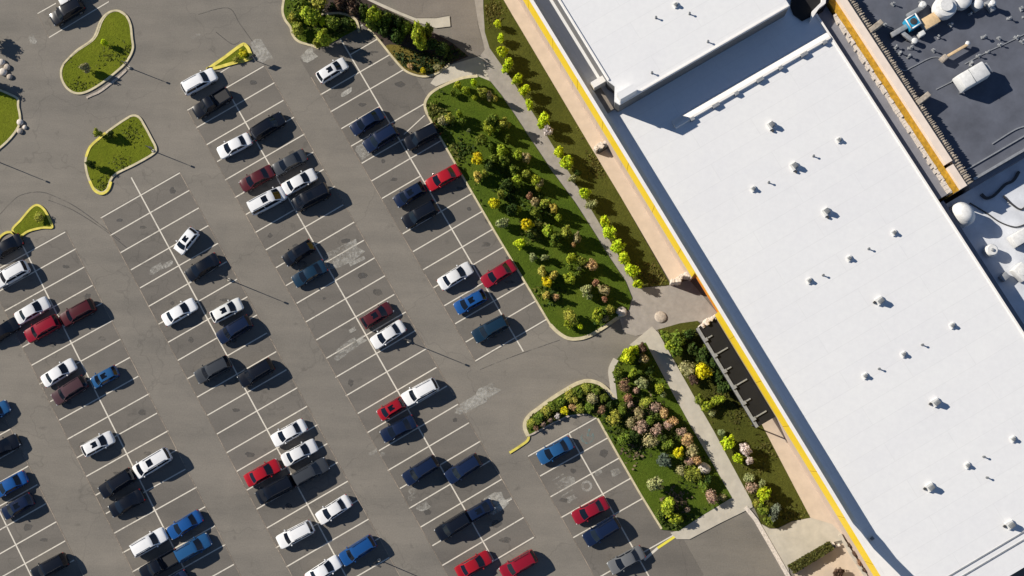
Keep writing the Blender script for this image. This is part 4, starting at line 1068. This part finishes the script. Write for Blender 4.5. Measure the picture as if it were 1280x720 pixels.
def rubble(name, lab, cat, px, z, n, mat, s=(.3, .55), seed=1):
    """low dry-stone end wall: uneven stones in one course"""
    rd = random.Random(seed); bm = bmesh.new(); pts = [Vector((p.x, p.y, 0)) for p in PX(px, z)]
    for i in range(n):
        t = i/(n-1)*(len(pts)-1); k = min(int(t), len(pts)-2); p = pts[k].lerp(pts[k+1], t-k)
        p += Vector((rd.uniform(-.2, .2), rd.uniform(-.2, .2), 0)); q = rd.uniform(*s)
        box(bm, (p.x, p.y, z/2), (q*1.3, q, z*rd.uniform(.85, 1.1)), rd.uniform(0, 3), .8, .05)
    o = link(name, bm, mat); return tag(o, lab, cat)
rubble('stone_wall', 'short pale stone wall at the upper side of the entrance', 'wall', [(843, 352), (870, 337)], 2.4, 18, M['white_stone'], seed=1)
rubble('stone_wall', 'short pale stone wall at the lower side of the entrance, joining the canopy', 'wall', [(876, 408), (898, 395)], 3.4, 16, M['white_stone'], seed=2)
rubble('stone_bench', 'black and white stone bench on the pinkish pavement below the upper block', 'bench', [(746, 184), (763, 176)], 1.3, 12, M['white_stone'], seed=3)
o = None
bm = bmesh.new(); pc = P(757, 182, 1.2); box(bm, (pc.x, pc.y, .6), (2.3, .5, 1.2), ANG_E, .9, .05)
tag(link('litter_bin_shelter', bm, M['dark_metal']), 'black box behind the stone bench against the yellow wall', 'cabinet')
bm = bmesh.new(); band(bm, smooth_open([Vector((p.x, p.y, 0)) for p in PX([(1050, 668), (1057, 680), (1068, 698), (1081, 718), (1089, 732)], .5)], 3), .35, .05, .5, False, .03)
tag(link('planter_wall', bm, M['concrete']), 'pale planter edge with brown plants at the foot of the front wall', 'planter')
rubble('stone_row', 'pale stones at the end of the clipped hedge', 'stones', [(1042, 681), (1050, 680)], .5, 6, M['white_stone'], s=(.18, .3), seed=5)
plants('facade planter', 'brown plants in the planter', [(1063, 681, 4.5, 'brown', 1.2), (1070, 692, 4.5, 'brown', 1.2), (1076, 702, 4.5, 'rust', 1.2), (1082, 712, 4.5, 'brown', 1.2), (1048, 716, 8, 'brown', 1.4)])

# boulders
def boulder(u, v, r, lab, mat, zs=.6, seed=0, group=None):
    rd = random.Random(seed+int(u)); bm = bmesh.new(); bmesh.ops.create_icosphere(bm, subdivisions=3, radius=1)
    off = [Vector((rd.gauss(0, 1), rd.gauss(0, 1), rd.gauss(0, 1))).normalized() for _ in range(7)]
    for vx in bm.verts:
        d = vx.co.normalized(); k = 1
        for q in off: k -= .13*max(0, d.dot(q)-.55)
        vx.co = d*k*(1+rd.uniform(-.02, .02)); vx.co.z *= zs
    for vx in bm.verts: vx.co *= r
    o = link('boulder', bm, mat, sharp=R(35)); p = P(u, v, r*zs*.5); o.location = (p.x, p.y, r*zs*.55); o.rotation_euler = (0, 0, rd.uniform(0, 6))
    return tag(o, lab, 'boulder', group)
boulder(826, 396, .78, 'large tan boulder where the walkway meets the entrance path', M['stone'], .28)
boulder(777, 390, .7, 'pinkish stone on the kerb tip of the long shrub bed', M['white_stone'], .5)
boulder(880, 585, .85, 'cream boulder at the walkway edge of the garden bed', M['white_stone'])
rks = [(2, 78, .5, 'grey rock'), (9, 84, .45, 'pale rock'), (4, 90, .55, 'grey rock'), (12, 96, .4, 'grey rock'), (25, 153, .45, 'pale rock'), (25, 164, .4, 'pale rock'), (31, 159, .3, 'pale rock')]
for i, (u, v, r, wd_) in enumerate(rks):
    where = f'{ORD[i]} rock from the top of the pile at the left edge' if i < 4 else f'{ORD[i-4]} rock from the top by the corner of the left-edge grass'
    boulder(u, v, r, where, M['stone'] if i % 2 else M['white_stone'], .7, i, 'rocks at the left edge')

# ------------------------------------------------------------------ lamp posts
def lamp_post():
    root = bpy.data.objects.new('lamp_post', None); col.objects.link(root)
    bm = bmesh.new(); lathe(bm, [(.26, -.05), (.26, .55), (.22, .62)], seg=14); link('concrete_base', bm, M['concrete'], root, sharp=R(40))
    bm = bmesh.new(); tube(bm, (0, 0, .6), (0, 0, 7.2), .075, .05, 8); link('pole', bm, M['dark_metal'], root)
    bm = bmesh.new(); tube(bm, (0, 0, 7.1), (.7, 0, 7.25), .035, .035, 6); link('arm', bm, M['dark_metal'], root)
    bm = bmesh.new(); box(bm, (.95, 0, 7.26), (.7, .3, .14), 0, .85, .03); h_ = link('lamp_head', bm, M['dark_metal'], root)
    bm = bmesh.new(); box(bm, (.97, 0, 7.18), (.5, .22, .03)); link('lens', bm, M['lamp_white'], h_)
    return root
lp = None
for (u, v, rz, lab) in ((287, 350, 40, 'dark lamp post in the row under the boot-shaped island, beside a black saloon'), (511, 427, 40, 'dark lamp post beside the white saloon under the maroon hatchback'),
                        (474, 700, 200, 'dark lamp post beside the deep blue car at the bottom edge'), (162, 85, 220, 'dark lamp post on the kidney-shaped grass island'),
                        (192, 189, 40, 'dark lamp post at the right tip of the boot-shaped grass island'), (-8, 200, 220, 'dark lamp post standing just outside the left edge')):
    if lp is None: lp = lamp_post(); o = lp
    else: o = copy_tree(lp)
    p = P(u, v); o.location = (p.x, p.y, 0); o.rotation_euler = (0, 0, R(rz)); tag(o, lab, 'lamp post', 'lamp posts of the car park'); o.scale = (.8, .8, .42 if 'island' in lab and 'row' not in lab else .62); o.rotation_euler = (0, 0, R(-22))
# sign and trolley bay beside the yellow-kerbed island
sg = empty('sign_post', P(320, 76), ANG_E, 'small dark sign on a post beside the yellow-kerbed island', 'sign')
bm = bmesh.new(); tube(bm, (0, 0, -.02), (0, 0, 2.0), .04); link('post', bm, M['metal'], sg)
bm = bmesh.new(); box(bm, (0, .03, 1.7), (.9, .05, .7), 0, 1, .01); link('sign_panel', bm, M['dark_metal'], sg)

# ------------------------------------------------------------------ roof equipment
def vent(kind):
    root = bpy.data.objects.new('roof_vent', None); col.objects.link(root)
    if kind == 'L':
        bm = bmesh.new(); box(bm, (0, 0, .2), (1.05, 1.05, .4), 0, .95, .02); link('curb', bm, M['white_metal'], root)
        bm = bmesh.new(); box(bm, (.05, -.08, .72), (.8, .62, .6), .15, .85, .06); link('fan_hood', bm, M['vent_metal'], root, sharp=R(40))
        bm = bmesh.new(); box(bm, (-.75, .2, .18), (.35, .3, .36), .3, .9, .02); link('junction_box', bm, M['dark_metal'], root)
    elif kind == 'M':
        bm = bmesh.new(); box(bm, (0, 0, .14), (.75, .75, .28), 0, .95, .02); link('curb', bm, M['white_metal'], root)
        bm = bmesh.new(); box(bm, (0, 0, .45), (.5, .44, .36), .2, .8, .05); link('fan_hood', bm, M['vent_metal'], root, sharp=R(40))
    else:
        bm = bmesh.new(); lathe(bm, [(.16, -.01), (.15, .08), (.09, .1), (.09, .5), (.16, .52), (.15, .6)], seg=12); link('pipe_cap', bm, M['vent_metal'], root, sharp=R(40))
    return root
VENTS = [(964, 157, 'L'), (993, 208, 'L'), (1049, 175, 'M'), (1033, 265, 'L'), (942, 236, 'M'), (961, 228, 'S'), (1017, 195, 'S'), (1012, 351, 'M'), (1029, 344, 'S'), (1062, 323, 'M'), (1118, 291, 'M'),
         (1086, 311, 'S'), (1100, 376, 'L'), (1191, 407, 'M'), (1153, 431, 'S'), (1130, 443, 'M'), (1099, 461, 'S'), (1082, 470, 'M'), (1170, 503, 'L'), (1267, 549, 'M'), (1230, 571, 'S'), (1210, 582, 'M'),
         (1234, 597, 'S'), (1163, 609, 'L'), (1263, 656, 'L'), (1090, 673, 'M')]
UPV = [(845, 6, 'M'), (820, 22, 'S'), (862, 17, 'S'), (815, 91, 'S'), (885, 52, 'S'), (790, 112, 'S')]
vp = {}
VN = {'L': 'large capped roof fan on the white store roof', 'M': 'small square roof vent on the white store roof', 'S': 'short vent pipe on the white store roof'}
cnt = {}
for lst, z in ((VENTS, ZR), (UPV, ZU)):
    for k in 'LMS':
        sub = sorted([x for x in lst if x[2] == k], key=lambda x: x[1])
        for i, (u, v, _) in enumerate(sub):
            if k not in vp: vp[k] = vent(k); o = vp[k]
            else: o = copy_tree(vp[k])
            p = P(u, v, z+.2); o.scale = (.85,)*3; o.location = (p.x, p.y, z); o.rotation_euler = (0, 0, ANG_E+random.choice((0, math.pi/2)))
            base = VN[k] if z == ZR else VN[k].replace('white store roof', 'raised upper roof')
            lab = base+(f', {ORD[i]} from the top' if len(sub) > 1 else ', beside the short pipes')
            tag(o, lab, 'roof vent', 'vents on the store roof')

ZD = 5.45
def unit(name, u, v, lab, cat, parts, z=ZD, rz=ANG_E, hz=.8, group=None):
    p = P(u, v, z+hz); r = empty(name, (p.x, p.y, z), rz, lab, cat, group)
    for nm, fn, mat in parts:
        bm = bmesh.new(); fn(bm); link(nm, bm, M[mat], r, sharp=R(40))
    return r
def legs(x, y, h, w_=.12):
    def f(bm):
        for sx in (-1, 1):
            for sy in (-1, 1): box(bm, (sx*x, sy*y, h/2-.02), (w_, w_, h+.04))
    return f
unit('air_handler', 1216, 95, 'large white rounded air handling unit alone in the middle of the dark roof', 'air handler', [
 ('casing', lambda b: box(b, (0, 0, 1.5), (3.9, 2.1, 1.7), 0, .9, .18), 'white_metal'), ('skid', legs(1.7, .85, .7, .2), 'metal'), ('intake', lambda b: box(b, (2.1, 0, 1.4), (.4, 1.2, .9), 0, 1, .04), 'metal'),
 ('seam', lambda b: box(b, (-.3, 0, 2.36), (.06, 1.8, .05)), 'metal')], hz=1.8)
unit('cooling_tower', 1181, 9, 'big round white cooling unit at the top edge of the dark roof', 'cooling unit', [
 ('tank', lambda b: lathe(b, [(1.35, .5), (1.4, 1.6), (1.25, 1.85), (.8, 2.0)], seg=18), 'white_metal'), ('stand', legs(.8, .8, .5, .2), 'metal'), ('fan_ring', lambda b: lathe(b, [(.7, 1.95), (.75, 2.2), (.6, 2.2)], seg=18), 'white_metal')], hz=1.4)
unit('cooling_tower', 1203, 0, 'second white cooling unit cut by the top edge, right of the big round one', 'cooling unit', [
 ('tank', lambda b: lathe(b, [(1.05, .4), (1.1, 1.4), (.9, 1.6), (.5, 1.7)], seg=18), 'white_metal'), ('stand', legs(.6, .6, .4, .2), 'metal')], hz=1.2)
unit('condenser', 1140, 29, 'blue square condenser with a white rim on the dark roof', 'condenser', [
 ('casing', lambda b: box(b, (0, 0, .8), (1.5, 1.5, 1.3), 0, .97, .06), 'blue_metal'), ('fan_guard', lambda b: lathe(b, [(.42, 1.44), (.42, 1.52), (.2, 1.56)], seg=16), 'dark_metal'), ('rim', lambda b: [box(b, (x, y, 1.47), s, 0) for x, y, s in ((.68, 0, (.16, 1.5, .1)), (-.68, 0, (.16, 1.5, .1)), (0, .68, (1.2, .16, .1)), (0, -.68, (1.2, .16, .1)))], 'white_metal'), ('skid', legs(.6, .6, .2), 'metal')])
unit('timber_hatch', 1162, 27, 'tan timber topped box right of the blue condenser', 'hatch', [
 ('box_sides', lambda b: box(b, (0, 0, .55), (1.9, 1.3, 1.1), 0, 1, .03), 'white_metal'), ('lid', lambda b: box(b, (0, 0, 1.17), (2.0, 1.4, .12), 0, 1, .02), 'wood')])
unit('duct', 1126, 37, 'long grey duct running from the blue condenser towards the cream coping', 'duct', [
 ('duct_run', lambda b: box(b, (0, 0, .6), (2.6, .6, .5), 0, 1, .05), 'metal'), ('support', legs(1.0, .2, .36), 'dark_metal')])
unit('duct', 1144, 14, 'grey duct with a round end above the blue condenser', 'duct', [
 ('duct_run', lambda b: box(b, (0, 0, .6), (2.2, .5, .5), 0, 1, .05), 'metal'), ('cowl', lambda b: lathe(b, [(.4, .3), (.42, 1.0), (.25, 1.15)], (1.2, .2, 0), 12), 'white_metal'), ('support', legs(.8, .18, .36), 'dark_metal')])
unit('duct', 1135, 45, 'short curved grey duct below the blue condenser', 'duct', [
 ('duct_run', lambda b: box(b, (0, 0, .5), (1.8, .5, .4), R(-70), 1, .05), 'metal'), ('cowl', lambda b: lathe(b, [(.35, .3), (.36, .8), (.2, .9)], (.4, -.9, 0), 12), 'white_metal'), ('support', legs(.15, .3, .32), 'dark_metal')])
unit('condenser', 1152, 42, 'small white condenser between the blue one and the timber hatch', 'condenser', [
 ('casing', lambda b: box(b, (0, 0, .6), (.8, .6, .8), 0, .95, .04), 'white_metal'), ('skid', legs(.3, .2, .22), 'metal')])
unit('beam_rack', 1195, 64, 'tan and grey pipe rack lying across the dark roof left of the air handling unit', 'pipe rack', [
 ('beam', lambda b: box(b, (0, 0, .8), (3.6, .32, .3), 0, 1, .03), 'wood'), ('valve_block', lambda b: box(b, (-1.7, 0, .75), (.9, .7, .7), .2, .85, .05), 'stone'), ('flange', lambda b: lathe(b, [(.25, .6), (.3, .9), (.12, 1.05)], (1.7, .1, 0), 10), 'white_metal'), ('support', legs(1.4, .12, .66), 'dark_metal')])
unit('exhaust_fan', 1222, 6, 'white exhaust fan near the top edge, left of a tall narrow one', 'exhaust fan', [
 ('curb', lambda b: box(b, (0, 0, .25), (1.2, 1.2, .5), 0, .95, .03), 'metal'), ('fan_hood', lambda b: lathe(b, [(.45, .5), (.5, 1.1), (.62, 1.15), (.3, 1.4)], seg=14), 'white_metal')])
unit('exhaust_fan', 1239, 6, 'tall narrow grey exhaust fan at the top edge', 'exhaust fan', [
 ('curb', lambda b: box(b, (0, 0, .25), (.8, 1.5, .5), 0, .95, .03), 'metal'), ('fan_hood', lambda b: lathe(b, [(.3, .5), (.32, 1.4), (.4, 1.42), (.2, 1.6)], seg=12), 'white_metal')])
SM = [(1214, 16), (1250, 47), (1263, 22), (1231, 45), (1272, 46), (1278, 10), (1251, 55), (1236, 64), (1224, 69), (1215, 79), (1168, 62), (1174, 45), (1189, 30), (1121, 58), (1126, 65), (1137, 69), (1139, 59), (1107, 30), (1117, 4), (1152, 2), (1279, 51), (1282, 20)]
sp = None
for i, (u, v) in enumerate(sorted(SM, key=lambda q: q[1])):
    if sp is None:
        sp = bpy.data.objects.new('pipe_stand', None); col.objects.link(sp)
        bm = bmesh.new(); box(bm, (0, 0, .08), (.7, .4, .2), 0, .9, .03); link('foot', bm, M['metal'], sp)
        bm = bmesh.new(); tube(bm, (0, 0, .1), (0, .05, .75), .09); link('stub_pipe', bm, M['metal'], sp)
        bm = bmesh.new(); box(bm, (.05, .05, .8), (.45, .28, .2), .4, .8, .05); link('cap', bm, M['metal'], sp); o = sp
    else: o = copy_tree(sp)
    p = P(u, v, ZD+.5); o.scale = (random.uniform(.7, .95),)*3; o.location = (p.x, p.y, ZD); o.rotation_euler = (0, 0, random.uniform(0, 6.28))
    tag(o, f'{ORD[i]} small pale pipe stand from the top of the dark roof', 'pipe stand', 'pipe stands on the dark roof')
# annex roof equipment
ZA = 3.2
unit('storage_tank', 1203, 268, 'tall white tank with a domed lid at the corner of the pale annex roof', 'tank', [
 ('drum', lambda b: lathe(b, [(1.15, 0), (1.2, .1), (1.2, 2.2), (1.0, 2.5)], seg=22, sx=1.25), 'white_metal'), ('dome', lambda b: lathe(b, [(1.0, 2.48), (.8, 2.9), (.4, 3.1)], seg=22, sx=1.25), 'white_metal')], ZA, R(-50), 1.6)
unit('storage_tank', 1239, 313, 'small white drum below the tall tank on the pale annex roof', 'tank', [
 ('drum', lambda b: lathe(b, [(.7, 0), (.72, .1), (.72, 1.3), (.6, 1.45)], seg=18), 'white_metal'), ('cap', lambda b: lathe(b, [(.2, 1.44), (.2, 1.6), (.1, 1.65)], seg=12), 'metal')], ZA, ANG_E, 1.0)
unit('air_handler', 1277, 296, 'white boxy air unit at the right edge of the pale annex roof', 'air handler', [
 ('casing', lambda b: box(b, (0, 0, .9), (2.6, 1.6, 1.3), 0, .92, .1), 'white_metal'), ('grille', lambda b: box(b, (-.2, -.79, .8), (1.6, .08, .7), 0, 1, .01), 'dark_metal'), ('skid', legs(1.0, .6, .3, .16), 'metal')], ZA, ANG_E, 1.2)
unit('condenser', 1277, 340, 'pinkish grey condenser at the right edge below the boxy air unit', 'condenser', [
 ('casing', lambda b: box(b, (0, 0, .7), (1.6, 1.9, 1.2), .2, .95, .06), 'white_metal'), ('fan_guard', lambda b: lathe(b, [(.5, 1.29), (.5, 1.36), (.2, 1.4)], (0, 0, 0), 14), 'white_metal'), ('skid', legs(.6, .7, .14), 'metal')], ZA, ANG_E, .9)
unit('condenser', 1256, 346, 'small grey condenser in the shade by the store edge on the annex roof', 'condenser', [
 ('casing', lambda b: box(b, (0, 0, .5), (1.0, .8, .8), .2, .95, .05), 'metal'), ('skid', legs(.4, .3, .14), 'metal')], ZA, ANG_E, .7)
def hose(px, z, lab, mat='dark_metal', r=.05, nm='roof_hose', cat='hose'):
    bm = bmesh.new(); pts = smooth_open(PX(px, z)); band(bm, pts, r*2, z-.02, z+r*2)
    tag(link(nm, bm, M[mat]), lab, cat)
hose([(1226, 243), (1232, 248), (1240, 246), (1247, 240), (1256, 231), (1266, 226), (1273, 215)], ZA, 'thick dark hose lying along the top of the pale annex roof', r=.16)
hose([(1212, 254), (1232, 266), (1250, 278), (1268, 284), (1280, 281)], ZA, 'thin dark hose crossing the middle of the pale annex roof', r=.07)
hose([(1254, 245), (1264, 255), (1275, 262), (1282, 258)], ZA, 'forked dark hose at the right edge of the pale annex roof', r=.09)

hose([(1110, 72), (1128, 88), (1140, 84), (1165, 72), (1184, 74)], ZD, 'thin grey conduit curving left of the tan pipe rack', 'metal', .05, 'roof_conduit', 'conduit')
hose([(1170, 112), (1190, 102), (1198, 98)], ZD, 'short grey conduit from the left into the air handling unit', 'metal', .05, 'roof_conduit', 'conduit')
hose([(1206, 80), (1232, 66), (1262, 52), (1290, 38)], ZD, 'long straight grey conduit along the pipe stands', 'metal', .05, 'roof_conduit', 'conduit')
hose([(1240, 180), (1262, 166), (1274, 160), (1290, 156)], ZD, 'grey conduit near the lower curb of the dark roof', 'metal', .07, 'roof_conduit', 'conduit')
